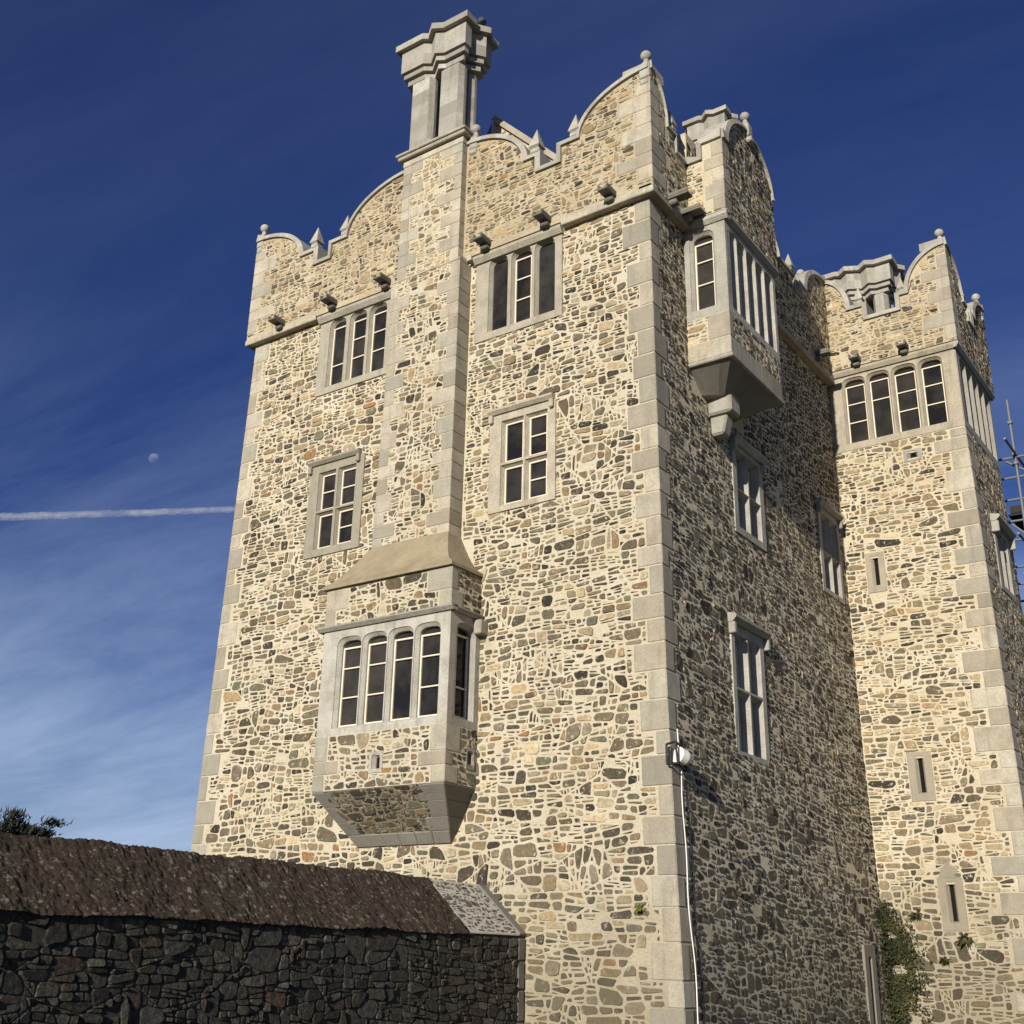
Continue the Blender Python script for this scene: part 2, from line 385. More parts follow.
def masonry(u0, u1, v0, v1, blocks=(), seed=1, scale=1.0, asp=1.55, gap=0.0135, top=None, big=lambda v: 0.3, base=.34, small=1.0):
    """random rubble: irregular convex blocks, each broken again into laid stones and slivers"""
    rng = random.Random(seed)
    sp = base * scale
    X0, X1 = u0 / asp - sp, u1 / asp + sp; Y0, Y1 = v0 - sp, v1 + sp
    nx_, ny_ = int((X1 - X0) / sp) + 1, int((Y1 - Y0) / sp) + 1
    S = {}
    for j in range(ny_):
        for i in range(nx_):
            S[i, j] = (X0 + (i + .5 * (j % 2) + rng.uniform(-.36, .36)) * sp, Y0 + (j + rng.uniform(-.36, .36)) * sp)
    out = []
    def emit(poly):
        A = area2(poly)
        if A < .0004 * scale * scale: return
        cx = sum(p[0] for p in poly) / len(poly); cyy = sum(p[1] for p in poly) / len(poly)
        if top and cyy > top(cx) - .03: return
        for bl in blocks:
            if not any(bl[0] - .004 < p[0] < bl[1] + .004 and bl[2] - .004 < p[1] < bl[3] + .004 for p in poly + [(cx, cyy)]): continue
            best = []; ba = 0
            for n0, n1, t in ((1, 0, bl[0] - .002), (-1, 0, -bl[1] - .002), (0, 1, bl[2] - .002), (0, -1, -bl[3] - .002)):
                c = clip(poly, n0, n1, t)
                if len(c) > 2 and area2(c) > ba: ba = area2(c); best = c
            poly = best
            if ba < .0005 * scale * scale: return
        g = gap * rng.uniform(.35, 1.3)
        poly = shrink(poly, g)
        if len(poly) < 3: return
        A = area2(poly)
        if A < .0003 * scale * scale or rng.random() < .03: return
        r = math.sqrt(A); n = len(poly); pts = []
        for i in range(n):
            p0, p1 = poly[i], poly[(i + 1) % n]; L = math.hypot(p1[0] - p0[0], p1[1] - p0[1])
            q = min(.42, rng.uniform(.10, .26) * r / max(L, 1e-5))
            for f in ((q, 1 - q) if L < .9 * r else (q, rng.uniform(.4, .6), 1 - q)):
                pts.append((p0[0] + (p1[0] - p0[0]) * f + rng.uniform(-.045, .045) * r, p0[1] + (p1[1] - p0[1]) * f + rng.uniform(-.03, .03) * r))
        fin = []
        for a, b in pts:
            a = min(max(a, u0 + .004), u1 - .004); b = min(max(b, v0 + .002), v1 - .003)
            if top: b = min(b, top(a) - .012)
            fin.append((a, b))
        out.append((fin, r * .56))
    def target(v):
        k = rng.random(); bg = big(v)
        if k < .20 * bg + .03: t = rng.uniform(.035, .085)
        elif k < .66 + .15 * bg: t = rng.uniform(.015, .032)
        else: t = rng.uniform(.005, .012)
        return t * scale * scale * small
    def cut(poly, T, lv):
        A = area2(poly)
        xs = [p[0] for p in poly]; ys = [p[1] for p in poly]
        w, h = max(xs) - min(xs), max(ys) - min(ys)
        sharp = A < .62 * w * h and A > .006
        if lv > 12 or (not sharp and A < T and w < 3.4 * h * (1.6 if h < .06 else 1)):
            if rng.random() < .13 and h > .085 * scale: hor = True
            else: emit(poly); return
        else: hor = False if sharp and w > .6 * h else h * asp * 1.3 * rng.uniform(.7, 1.4) > w
        if hor:
            ang = math.pi / 2 + rng.gauss(0, .09); fx, fy = .5, rng.uniform(.28, .72)
        else:
            ang = rng.gauss(0, .17); fx, fy = rng.uniform(.28, .72), .5
        nx, ny = math.cos(ang), math.sin(ang)
        t = (min(xs) + w * fx) * nx + (min(ys) + h * fy) * ny
        for q in (clip(poly, nx, ny, t), clip(poly, -nx, -ny, -t)):
            if len(q) > 2: cut(q, target(sum(p[1] for p in q) / len(q)) if rng.random() < .6 else T, lv + 1)
    for (i, j), (x, y) in S.items():
        poly = [(x - sp * 2, y - sp * 2), (x + sp * 2, y - sp * 2), (x + sp * 2, y + sp * 2), (x - sp * 2, y + sp * 2)]
        for di in range(-2, 3):
            for dj in range(-2, 3):
                q = S.get((i + di, j + dj))
                if q is None or (di == 0 and dj == 0): continue
                nx, ny = q[0] - x, q[1] - y; L = math.hypot(nx, ny); nx /= L; ny /= L
                poly = clip(poly, nx, ny, x * nx + y * ny + L / 2)
                if len(poly) < 3: break
            if len(poly) < 3: break
        if len(poly) < 3: continue
        poly = [(a * asp, b) for a, b in poly]
        for n0, n1, t in ((1, 0, u1), (-1, 0, -u0), (0, 1, v1), (0, -1, -v0)):
            poly = clip(poly, n0, n1, t)
            if len(poly) < 3: break
        if len(poly) < 3: continue
        cut(poly, target(y), 0)
    return out

def lay(mb, stones, mp, pal, seed, mi=1, hmax=0.010, palfn=None):
    """stones as low bevelled blocks on the surface mp(u,v,d)"""
    rng = random.Random(seed)
    for pts, r in stones:
        n = len(pts)
        cx = sum(p[0] for p in pts) / n; cyy = sum(p[1] for p in pts) / n
        h = rng.uniform(0.2, 1.0) * hmax; tx = rng.uniform(-.5, .5) * h / r; ty = rng.uniform(-.5, .5) * h / r
        k = 1 - min(0.35, (0.004 + hmax * .25) / r)
        V = [mp(a, b, -0.004) for a, b in pts]
        for a, b in pts:
            a2, b2 = cx + (a - cx) * k, cyy + (b - cyy) * k
            V.append(mp(a2, b2, h + (a2 - cx) * tx + (b2 - cyy) * ty))
        pl = palfn(cx, cyy, rng) if palfn else pal; tn = pick(pl, rng)
        mb.faces(V, [(i, (i + 1) % n, n + (i + 1) % n, n + i) for i in range(n)] + [tuple(range(n, 2 * n))], mi, tn, False)

def sheet(mb, mp, u0, u1, v0, v1, holes=(), depth=0.22, mi=0, nu=None, nv=None, top=None):
    us = sorted(set([u0, u1] + [h[k] for h in holes for k in (0, 1)] + (list(nu) if nu else [])))
    vs = sorted(set([v0, v1] + [h[k] for h in holes for k in (2, 3)] + (list(nv) if nv else [])))
    for a, b in zip(us, us[1:]):
        for c, d in zip(vs, vs[1:]):
            m = ((a + b) / 2, (c + d) / 2)
            if any(h[0] < m[0] < h[1] and h[2] < m[1] < h[3] for h in holes): continue
            mb.face([mp(a, c, 0), mp(b, c, 0), mp(b, d, 0), mp(a, d, 0)], mi)
    for h in holes:
        for p, q in (((h[0], h[2]), (h[1], h[2])), ((h[1], h[2]), (h[1], h[3])), ((h[1], h[3]), (h[0], h[3])), ((h[0], h[3]), (h[0], h[2]))):
            mb.face([mp(*p, 0), mp(*q, 0), mp(*q, -depth), mp(*p, -depth)], mi)

# ------------------------------------------------------------------ windows
def light_loop(l, e=0.0):
    u0, u1, v0, v1, rise = l
    u0 -= e; u1 += e; v0 -= e * .6; v1 += e
    if rise <= 0: return [(u0, v0), (u1, v0), (u1, v1), (u0, v1)]
    rise += e * .4
    pts = [(u0, v0), (u1, v0)]
    c, hw, sp = (u0 + u1) / 2, (u1 - u0) / 2, v1 - rise
    for i in range(0, 11):
        t = math.pi * i / 10
        pts.append((c + hw * math.copysign(abs(math.cos(t)) ** 0.62, math.cos(t)), sp + rise * abs(math.sin(t)) ** 0.8))
    return pts

def plate(mb, mp, outer, lights, dfront, dback, e=0.035, dstep=-0.05, mi=0, tint=(.4, .37, .31)):
    o = [(outer[0], outer[2]), (outer[1], outer[2]), (outer[1], outer[3]), (outer[0], outer[3])]
    big = [light_loop(l, e) for l in lights]; small = [light_loop(l, 0) for l in lights]
    loops = [o] + big
    flat = [p for L in loops for p in L]
    tris = tessellate_polygon([[Vector((p[0], p[1], 0)) for p in L] for L in loops])
    V = [mp(a, b, dfront) for a, b in flat]
    mb.faces(V, [tuple(t) for t in tris], mi, tint)
    for i in range(4):
        a, b = o[i], o[(i + 1) % 4]
        mb.face([mp(*a, dfront), mp(*b, dfront), mp(*b, dback), mp(*a, dback)], mi, tint)
    for B, S in zip(big, small):
        n = len(B)
        for A, da, C, dc in ((B, dfront, B, dfront - .012), (B, dfront - .012, S, dstep), (S, dstep, S, dback)):
            for i in range(n):
                j = (i + 1) % n
                mb.face([mp(*A[i], da), mp(*A[j], da), mp(*C[j], dc), mp(*C[i], dc)], mi, tint)

def window(parent, mp, outer, lights, bars, proud=0.025, hood=None, tint=None, e=0.035, dstep=-0.05, glaze=-0.06, name='window', label=None, casement=True, parts=True):
    """stone surround (the part) with casement, pane and hood mould as its sub-parts"""
    mb = MB(); plate(mb, mp, outer, lights, proud, -0.16, e, dstep, tint=tint or greystone())
    sur = mb.build(name, M['ashlar'], parent)
    if label: sur["label"] = label
    pn = MB()
    for l in lights:
        pn.block(mp, l[0] - .01, l[1] + .01, l[2] - .01, l[3] + .01, glaze - .02, glaze - .008, 0, R.choice(((0, 0, 0), (.004, .004, .004), (.008, .007, .006))), ch=.001)
    pn.build('pane', M['glass'] if casement else M['dark'], sur)
    if casement:
        cs = MB(); t = 0.024
        for l, br in zip(lights, bars):
            u0, u1, v0, v1, rise = l
            if br is None: continue
            vt = v1 - (rise * 0.75 if rise > 0 else 0)
            blk = lambda a, b, c, d: cs.block(mp, a, b, c, d, glaze - .006, glaze + .022, 0, ch=.004)
            blk(u0, u0 + t, v0 + t, vt - t); blk(u1 - t, u1, v0 + t, vt - t); blk(u0, u1, v0, v0 + t); blk(u0, u1, vt - t, vt)
            for f in br:
                vv = v0 + (vt - v0) * f; blk(u0 + t, u1 - t, vv - t * .45, vv + t * .45)
        if cs.v: cs.build('casement', M['casement'], sur)
    if hood:
        h0, h1, hz0, hz1, pr, drop = hood
        hm = MB(); tt = tint or greystone()
        prof = [(0.0, hz0), (pr * .55, hz0), (pr, hz0 + (hz1 - hz0) * .45), (pr, hz0 + (hz1 - hz0) * .75), (0.0, hz1)]
        hm.prism([(lambda t_, d=d, z=z: mp(t_, z, d)) for d, z in prof], h0, h1, 0, tt)
        if drop:
            for a, b in ((h0, h0 + .07), (h1 - .07, h1)):
                hm.block(mp, a, b, hz0 - drop, hz0 - .001, 0.0, pr * .8, 0, tt, .012)
        hm.build('hood_mould', M['ashlar'], sur)
    return sur

# ------------------------------------------------------------------ the castle
castle = empty('castle')
tag(castle, "tall grey and cream rubble stone castle with oriel windows, curved battlements and chimney stacks", "castle")

def shR(v): return -0.055 + 0.008 * (11.9 - v) + (0.021 * (4.8 - v) if v < 4.8 else 0.0)
def shL(v): return -0.023 * (11.9 - v)
def clamp01(t): return max(0.0, min(1.0, t))
XL = -8.03
def mp_front(u, v, d):
    x = u + shR(v) * clamp01((u + 3.2) / 3.2) ** 3 + shL(v) * clamp01((-4.9 - u) / 3.13) ** 3
    return (x, -d, v)
def mp_side(u, v, d): return (shR(v) + d, u, v)
def mp_wing(u, v, d):
    x = u + (0.016 * (11.9 - v)) * clamp01(u / 2.26) ** 2 + shR(v) * (1 - clamp01(u / 2.26))
    return (x, 7.0 - d, v)
def mp_wside(u, v, d): return (2.26 + 0.016 * (11.9 - v) + d, u, v)

def quoin_rows(z0, z1, seed, hmin=.24, hmax=.40):
    rng = random.Random(seed); z = z0; rows = []; k = 0
    while z < z1 - .12:
        h = rng.uniform(hmin, hmax)
        if z + h > z1 - .15: h = z1 - z
        rows.append((z, z + h, k % 2, rng.uniform(.85, 1.2))); z += h; k += 1
    return rows

WALLTOP = 11.86
rowsR = quoin_rows(0.0, WALLTOP, 3)
rowsL = quoin_rows(0.0, WALLTOP, 4)
rowsW = quoin_rows(0.0, 10.42, 5)
G = 0.012
def q_front(rows, left=False):
    out = []
    for z0, z1, k, f in rows:
        w = (.38 if k else .22) * f
        out.append((XL, XL + w, z0, z1) if left else (-w, 0.2, z0, z1))
    return out
def q_side(rows): return [(-0.2, (.20 if k else .31) * f, z0, z1) for z0, z1, k, f in rows]

# --- openings on the front (u = X, v = Z)
UR = (-3.09, -1.50, 10.36, 11.90); UL = (-6.41, -4.72, 10.36, 11.90)
MR = (-2.74, -1.60, 7.51, 9.03); ML = (-6.34, -5.18, 7.48, 9.05)
inset = lambda r, k=0.06: (r[0] + k, r[1] - k, r[2] + k, r[3] - k)
front_holes = [inset(w) for w in (UR, UL, MR, ML)]
BRE = (-4.62, -3.20, 7.2, WALLTOP)                       # chimney breast
ORI = (-5.10, -2.80, 3.0, 7.25)                          # oriel

def pal_height(u, v, rng):
    t = clamp01((v - 8.6) / 3.4) * 0.5 + 0.12
    if v < 3.2: t += .12
    return PAL_WASH if rng.random() < t else PAL_MAIN
big_front = lambda v: 1.0 if v < 3.6 else 0.42 if v < 7 else .25

mb = MB()
sheet(mb, mp_front, XL, 0.0, 0.0, WALLTOP, front_holes, nu=[-7, -6, -5, -4.9, -4, -3.2, -2, -1, -.5], nv=[1.5, 3, 4.8, 6, 9])
st = masonry(XL, 0.0, 0.0, WALLTOP, q_front(rowsR) + q_front(rowsL, True) + front_holes + [BRE, (-4.95, -3.0, 3.2, 7.2)], 11, scale=1.12, asp=1.8, big=big_front)
lay(mb, st, mp_front, PAL_MAIN, 21, hmax=.018, palfn=pal_height)
w_front = mb.build('wall', [M['mortar'], M['stone']], castle)
w_front["label"] = "sunlit front wall of rubble stone in cream mortar"

# --- openings on the shaded side (u = Y, v = Z)
SL = (1.90, 2.98, 4.18, 6.00); SM = (2.30, 3.40, 7.46, 8.88); SR = (5.74, 6.74, 7.48, 9.02); SS = (5.86, 6.34, 0.3, 1.95)
side_holes = [inset(w) for w in (SL, SM, SR)] + [inset(SS, .1)]
mb = MB()
sheet(mb, mp_side, 0.0, 7.0, 0.0, WALLTOP, side_holes, nv=[1.5, 3, 4.8, 6, 9])
st = masonry(0.0, 7.0, 0.0, WALLTOP, q_side(rowsR) + side_holes + [(1.06, 2.84, 9.2, 11.9)], 12, asp=1.3, gap=.015, big=lambda v: .7 if v < 3.6 else .3)
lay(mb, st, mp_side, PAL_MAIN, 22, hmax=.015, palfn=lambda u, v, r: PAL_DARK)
# plain left and rear walls and the roof deck close the block
for P in ([(XL - .27, 0, 0), (XL, 0, WALLTOP), (XL, 9.5, WALLTOP), (XL - .27, 9.5, 0)], [(XL - .27, 9.5, 0), (XL, 9.5, WALLTOP), (0, 9.5, WALLTOP), (0, 9.5, 0)],
          [(XL, 0, 12.2), (0, 0, 12.2), (0, 9.5, 12.2), (XL, 9.5, 12.2)]):
    mb.face(P, 0)
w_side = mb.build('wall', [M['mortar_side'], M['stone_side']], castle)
w_side["label"] = "side wall of dark rubble in grazing light"

# --- quoins of the main block and of the wing
def quoins(rows_r, corner, seed_k, left=None):
    mb = MB()
    for z0, z1, k, f in rows_r:
        wf = (.38 if k else .22) * f; ws = (.20 if k else .31) * f
        t = limestone(R.uniform(.85, 1.05))
        def mq(a, b, c):
            sx = corner(c)
            return (a + sx, b, c)
        y0 = corner.y
        mb.block(mq, -wf + G, 0.010, y0 - 0.010, y0 + ws - G, z0 + .005, z1 - .005, 0, t, .012)
    return mb
class Cn:
    def __init__(s, f, y): s.f = f; s.y = y
    def __call__(s, z): return s.f(z)
mb = quoins(rowsR, Cn(shR, 0.0), 1)
mb.build('quoins', M['ashlar'], castle); mb = MB()
for z0, z1, k, f in rowsL:
    w = (.38 if k else .22) * f
    mb.block(lambda a, b, c: (XL + shL(c) + a, b, c), -0.010, w - G, -0.010, .4, z0 + .005, z1 - .005, 0, limestone(), .012)
mb.build('quoins', M['ashlar'], castle)

# --- windows of the front
B2, B1 = (.36, .68), (.5,)
def three(us, z0, z1, rise=.13): return [(a, b, z0, z1, rise) for a, b in us]
window(castle, mp_front, UR, three(((-2.81, -2.52), (-2.39, -2.08), (-1.96, -1.66)), 10.50, 11.72), [None, B2, None], hood=(-3.11, -1.48, 11.74, 11.90, .11, 0), tint=limestone())
window(castle, mp_front, UL, three(((-6.15, -5.85), (-5.70, -5.39), (-5.26, -4.95)), 10.50, 11.70), [(.34,), B2, B2], hood=(-6.43, -4.66, 11.74, 11.90, .11, 0), tint=limestone())
def four(a0, a1, b0, b1, z0, z1, z2, z3):
    return [(a0, a1, z0, z1, 0), (b0, b1, z0, z1, 0), (a0, a1, z2, z3, 0), (b0, b1, z2, z3, 0)]
window(castle, mp_front, MR, four(-2.50, -2.18, -2.08, -1.77, 7.62, 8.18, 8.27, 8.88), [(), B1, (), B1], hood=(-2.74, -1.62, 9.03, 9.13, .10, .13), tint=limestone())
window(castle, mp_front, ML, four(-6.11, -5.81, -5.69, -5.38, 7.62, 8.18, 8.27, 8.88), [(), B1, B1, B1], hood=(-6.36, -5.26, 9.05, 9.15, .10, .13), tint=limestone())
# --- windows of the shaded side
def at_side(z): return lambda u, v, d: (shR(z) + d, u, v)
window(castle, at_side(5.1), SL, four(2.06, 2.36, 2.50, 2.80, 4.30, 5.04, 5.16, 5.82), [(), B1, B1, B1], glaze=-.13, e=.056, dstep=-.085, hood=(1.86, 3.06, 6.0, 6.14, .13, .16))
window(castle, at_side(8.1), SM, four(2.48, 2.77, 2.90, 3.20, 7.60, 8.10, 8.20, 8.74), [(), (), B1, B1], glaze=-.13, e=.056, dstep=-.085, hood=(2.28, 3.42, 8.88, 9.02, .12, .14))
window(castle, at_side(8.2), SR, four(5.92, 6.20, 6.32, 6.58, 7.60, 8.16, 8.26, 8.86), [B1, B1, B1, B1], glaze=-.13, e=.056, dstep=-.085, hood=(5.72, 6.78, 9.02, 9.14, .12, .14))
window(castle, at_side(1.1), SS, [(6.05, 6.13, .5, 1.75, 0)], [None], tint=(.22, .2, .165), casement=False, name='arrow_slit')

# --- chimney breast on the front wall
def mp_br(u, v, d): return (u - 0.05 * clamp01((9.7 - v) / 2.4) * clamp01((-3.4 - u) / 1.2), -0.29 - d, v)
rowsB = quoin_rows(7.15, 11.78, 9, .2, .3)
mb = MB()
bl = []
for z0, z1, k, f in rowsB:
    bl += [(-4.62, -4.62 + (.34 if k else .18) * f, z0, z1), (-3.21 - (.36 if k else .2) * f, -3.0, z0, z1)]
sheet(mb, mp_br, -4.60, -3.22, 7.15, 11.78, nv=[8, 9, 9.7])
lay(mb, masonry(-4.60, -3.22, 7.15, 11.78, bl, 31, big=lambda v: .3), mp_br, PAL_MAIN, 32, palfn=pal_height)
mb.face([(-3.22, -.29, 7.15), (-3.22, 0, 7.15), (-3.22, 0, 11.78), (-3.22, -.29, 11.78)], 0)
mb.face([(-4.60, -.29, 7.15), (-4.60, 0, 7.15), (-4.60, 0, 11.78), (-4.60, -.29, 11.78)], 0)
for z0, z1, k, f in rowsB:
    w1, w2 = (.34 if k else .18) * f, (.36 if k else .2) * f
    mb.block(lambda a, b, c: (mp_br(a, c, 0)[0], b, c), -4.608, -4.60 + w1, -.298, -.01, z0 + .004, z1 - .004, 2, limestone(), .008)
    mb.block(XYZ, -3.22 - w2, -3.212, -.298, -.01, z0 + .004, z1 - .004, 2, limestone(.95), .008)
# upper part, set back above the string course
def mp_bu(u, v, d): return (u, -0.245 - d, v)
rowsU = quoin_rows(11.84, 14.05, 10, .17, .26)
bl = []
for z0, z1, k, f in rowsU: bl += [(-4.6, -4.54 + (.4 if k else .18) * f, z0, z1), (-3.29 - (.42 if k else .16) * f, -3.0, z0, z1)]
sheet(mb, mp_bu, -4.53, -3.30, 11.84, 14.05)
lay(mb, masonry(-4.53, -3.30, 11.84, 14.05, bl, 33, asp=2.0, big=lambda v: .2), mp_bu, PAL_WASH, 34, hmax=.007)
for x in (-4.53, -3.30): mb.face([(x, -.245, 11.84), (x, .6, 11.84), (x, .6, 14.05), (x, -.245, 14.05)], 0)
for z0, z1, k, f in rowsU:
    w1, w2 = (.4 if k else .18) * f, (.42 if k else .16) * f
    mb.block(XYZ, -4.538, -4.53 + w1, -.253, .3, z0 + .003, z1 - .003, 2, limestone(1.05), .006)
    mb.block(XYZ, -3.30 - w2, -3.292, -.253, .3, z0 + .003, z1 - .003, 2, limestone(1.05), .006)
mb.prism([(lambda t, y=y, z=z: (t, y, z)) for y, z in ((-.30, 11.78), (-.30, 11.80), (-.247, 11.85), (-.1, 11.85), (-.1, 11.78))], -4.61, -3.21, 2, limestone())
mb.build('chimney_breast', [M['mortar'], M['stone'], M['ashlar']], castle)

# --- chimney stacks
def offset_poly(pts, d):
    n = len(pts); out = []
    for i in range(n):
        p0, p1, p2 = Vector(pts[i - 1]), Vector(pts[i]), Vector(pts[(i + 1) % n])
        e1, e2 = (p1 - p0).normalized(), (p2 - p1).normalized()
        n1, n2 = Vector((e1.y, -e1.x)), Vector((e2.y, -e2.x))
        b = (n1 + n2); k = b.length_squared
        b = b * (2.0 / k) if k > 1e-6 else n1
        if b.length > 1.6: b = b.normalized() * 1.6
        out.append((p1.x + b.x * d, p1.y + b.y * d))
    return out
def notched(w, dp, nx, ny, nd):
    """plan of joined flues: a rectangle with V notches between neighbouring shafts, counter-clockwise"""
    pts = []
    def side(p, q, k):
        p, q = Vector(p), Vector(q); d = (q - p); L = d.length; e = d / L; nrm = Vector((e.y, -e.x))
        pts.append(tuple(p))
        for i in range(1, k):
            c = p + d * (i / k)
            pts.append(tuple(c - e * nd * 1.9)); pts.append(tuple(c - e * nd * .7 - nrm * nd * .8)); pts.append(tuple(c + e * nd * .9 + nrm * nd * .45)); pts.append(tuple(c + e * nd * 1.7))
    side((-w / 2, 0), (w / 2, 0), nx); side((w / 2, 0), (w / 2, dp), ny); side((w / 2, dp), (-w / 2, dp), nx); side((-w / 2, dp), (-w / 2, 0), ny)
    return pts
def ring(mb, poly, z0, z1, ox, oy, mi=0, course=None, k=1.0):
    n = len(poly)
    zs = [z0] + ([z0 + (z1 - z0) * i / course for i in range(1, course)] if course else []) + [z1]
    for a, b in zip(zs, zs[1:]):
        for i in range(n):
            p, q = poly[i], poly[(i + 1) % n]
            L = math.hypot(q[0] - p[0], q[1] - p[1]); m = max(1, int(L / .30)) if course else max(1, int(L / .5))
            for s in range(m):
                pa = (p[0] + (q[0] - p[0]) * s / m, p[1] + (q[1] - p[1]) * s / m); pb = (p[0] + (q[0] - p[0]) * (s + 1) / m, p[1] + (q[1] - p[1]) * (s + 1) / m)
                mb.face([(ox + pa[0], oy + pa[1], a), (ox + pb[0], oy + pb[1], a), (ox + pb[0], oy + pb[1], b), (ox + pa[0], oy + pa[1], b)], mi, greystone(k * R.uniform(.78, 1.12)))
    for z in (z0, z1):
        tr = tessellate_polygon([[Vector((p[0], p[1], 0)) for p in poly]])
        mb.faces([(ox + p[0], oy + p[1], z) for p in poly], [tuple(t) for t in tr], mi, greystone(k))
def stack(ox, oy, z0, zs, w, dp, nx, ny, nd=.11, steps=(.16, .15, .62, .17), label=None, ok=1.0):
    """zs = top of the shafts; corbelled cap above"""
    mb = MB()
    sw, sd = w / nx, dp / ny
    for i in range(nx):
        for j in range(ny):
            cx, cyy = -w / 2 + sw * (i + .5), sd * (j + .5); hx, hy = sw * .5 - .07 * ok, sd * .5 - .02
            c = .06
            poly = [(cx - hx + c, cyy - hy), (cx + hx - c, cyy - hy), (cx + hx, cyy - hy + c * 1.6), (cx + hx, cyy + hy - c * 1.6), (cx + hx - c, cyy + hy), (cx - hx + c, cyy + hy), (cx - hx, cyy + hy - c * 1.6), (cx - hx, cyy - hy + c * 1.6)]
            ring(mb, poly, z0, zs, ox, oy, 0, max(2, int((zs - z0) / .24)), 1.0)
    base = notched(w - .08, dp - .06, nx, ny, nd)
    base = [(p[0], p[1] + .03) for p in base]
    z = zs
    for k, h in enumerate(steps):
        off = (.02, .075, .13, .20)[k] * ok
        if k == 2:
            ring(mb, offset_poly(base, .115 * ok), z, z + h, ox, oy, 0, 2, 1.02)
        else:
            ring(mb, offset_poly(base, off), z, z + h * .72, ox, oy, 0, None, 1.05)
            ring(mb, offset_poly(base, off - .045 if k < 2 else off - .06), z + h * .72, z + h, ox, oy, 0, None, 1.0)
        z += h
    o = mb.build('chimney_stack', M['ashlar'], castle)
    if label: o["label"] = label
    return o
mbl = MB()                                                # moulded ledge under the tall stack
for (z0, z1, e) in ((14.05, 14.17, .0), (14.17, 14.24, .07), (14.24, 14.29, .10)):
    mbl.block(XYZ, -4.55 - e, -3.28 + e, -.262 - e, .85 + e, z0 + .001, z1, 0, limestone(1.02), .012)
mbl.build('chimney_ledge', M['ashlar'], castle)
stack(-4.0, -.21, 14.29, 15.84, 1.26, .58, 2, 2, nd=.13, steps=(.13, .12, .46, .17), label="tall front chimney stack with joined shafts")
stack(-.50, 3.1, 12.2, 15.0, .64, .38, 2, 2, nd=.08, steps=(.09, .08, .34, .12), ok=.7)
stack(.29, 8.18, 12.2, 14.22, 1.32, .6, 3, 2, nd=.11, steps=(.10, .10, .38, .14))

# --- parapets with curved merlons
def ell(uc, ue, zlow, zhigh, n=12):
    """quarter ellipse from (uc,zhigh) to (ue,zlow)"""
    return [(uc + (ue - uc) * math.sin(t), zlow + (zhigh - zlow) * math.cos(t)) for t in [math.pi / 2 * i / n for i in range(n + 1)]]
def prof_top(prof):
    def f(u):
        best = None
        for (a, za), (b, zb) in zip(prof, prof[1:]):
            if b - a < 1e-6: continue
            if a - 1e-9 <= u <= b + 1e-9:
                z = za + (zb - za) * (u - a) / (b - a); best = z if best is None else min(best, z)
        return best if best is not None else 0.0
    return f
def parapet(prof, mp, z0, th, quo, seed, mats, pal=PAL_WASH, asp=2.1, hmax=.008, coping_k=1.0, skipcap=(), label=None):
    mb = MB(); top = prof_top(prof)
    for (a, za), (b, zb) in zip(prof, prof[1:]):
        if abs(b - a) < 1e-6:
            lo, hi = min(za, zb), max(za, zb)
            mb.face([mp(a, lo, 0), mp(a, hi, 0), mp(a, hi, -th), mp(a, lo, -th)], 0); continue
        mb.face([mp(a, z0, 0), mp(b, z0, 0), mp(b, zb, 0), mp(a, za, 0)], 0)
        mb.face([mp(a, z0, -th), mp(b, z0, -th), mp(b, zb, -th), mp(a, za, -th)], 0)
        mb.face([mp(a, za, 0), mp(b, zb, 0), mp(b, zb, -th), mp(a, za, -th)], 0)
    for u, z in (prof[0], prof[-1]): mb.face([mp(u, z0, 0), mp(u, z, 0), mp(u, z, -th), mp(u, z0, -th)], 0)
    u0, u1 = prof[0][0], prof[-1][0]
    mb.face([mp(u0, z0, 0), mp(u1, z0, 0), mp(u1, z0, -th), mp(u0, z0, -th)], 0)
    lay(mb, masonry(u0, u1, z0, max(z for _, z in prof), quo, seed, asp=asp, top=top, big=lambda v: .15), mp, pal, seed + 1, hmax=.014, palfn=(lambda u, v, r: PAL_MAIN if r.random() < .33 else PAL_WASH) if pal is PAL_WASH else None)
    p = mb.build('parapet', mats, castle)
    if label: p["label"] = label
    # coping stones along the top
    cp = MB(); t = .085; ov = .045; last = None
    L = []
    for i, (u, z) in enumerate(prof):
        L.append((u, z))
    n = len(L)
    def nrm(i):
        v = Vector((0, 0))
        for a, b in ((i - 1, i), (i, i + 1)):
            if a >= 0 and b < n:
                d = Vector((L[b][0] - L[a][0], L[b][1] - L[a][1]))
                if d.length > 1e-6: d.normalize(); v += Vector((-d.y, d.x))
        k = v.length_squared
        return v * (2 / k) if k > 0.5 else v.normalized()
    N = [nrm(i) for i in range(n)]
    for i in range(n - 1):
        if any(s0 <= (L[i][0] + L[i + 1][0]) / 2 <= s1 for s0, s1 in skipcap): continue
        tn = greystone(coping_k) if i % 2 == 0 or abs(L[i + 1][0] - L[i][0]) > .2 else tn
        q = []
        for j in (i, i + 1):
            u, z = L[j]; k = N[j] * t
            q.append(((u, z), (u + k.x, z + k.y)))
        g = 0.0
        V = [mp(*q[0][0], ov), mp(*q[1][0], ov), mp(*q[1][1], ov * .55), mp(*q[0][1], ov * .55), mp(*q[0][0], -th - ov), mp(*q[1][0], -th - ov), mp(*q[1][1], -th - ov), mp(*q[0][1], -th - ov)]
        if last is not None and i != last + 1 and cp.v: cp.build('coping', M['ashlar'], p); cp = MB()
        last = i
        cp.faces(V, [(0, 1, 2, 3), (4, 5, 6, 7), (0, 1, 5, 4), (3, 2, 6, 7), (0, 3, 7, 4), (1, 2, 6, 5)], 0, tn)
    cp.build('coping', M['ashlar'], p)
    return p
ZC, ZL, ZA = 12.94, 13.24, 13.99
Z0 = 11.88
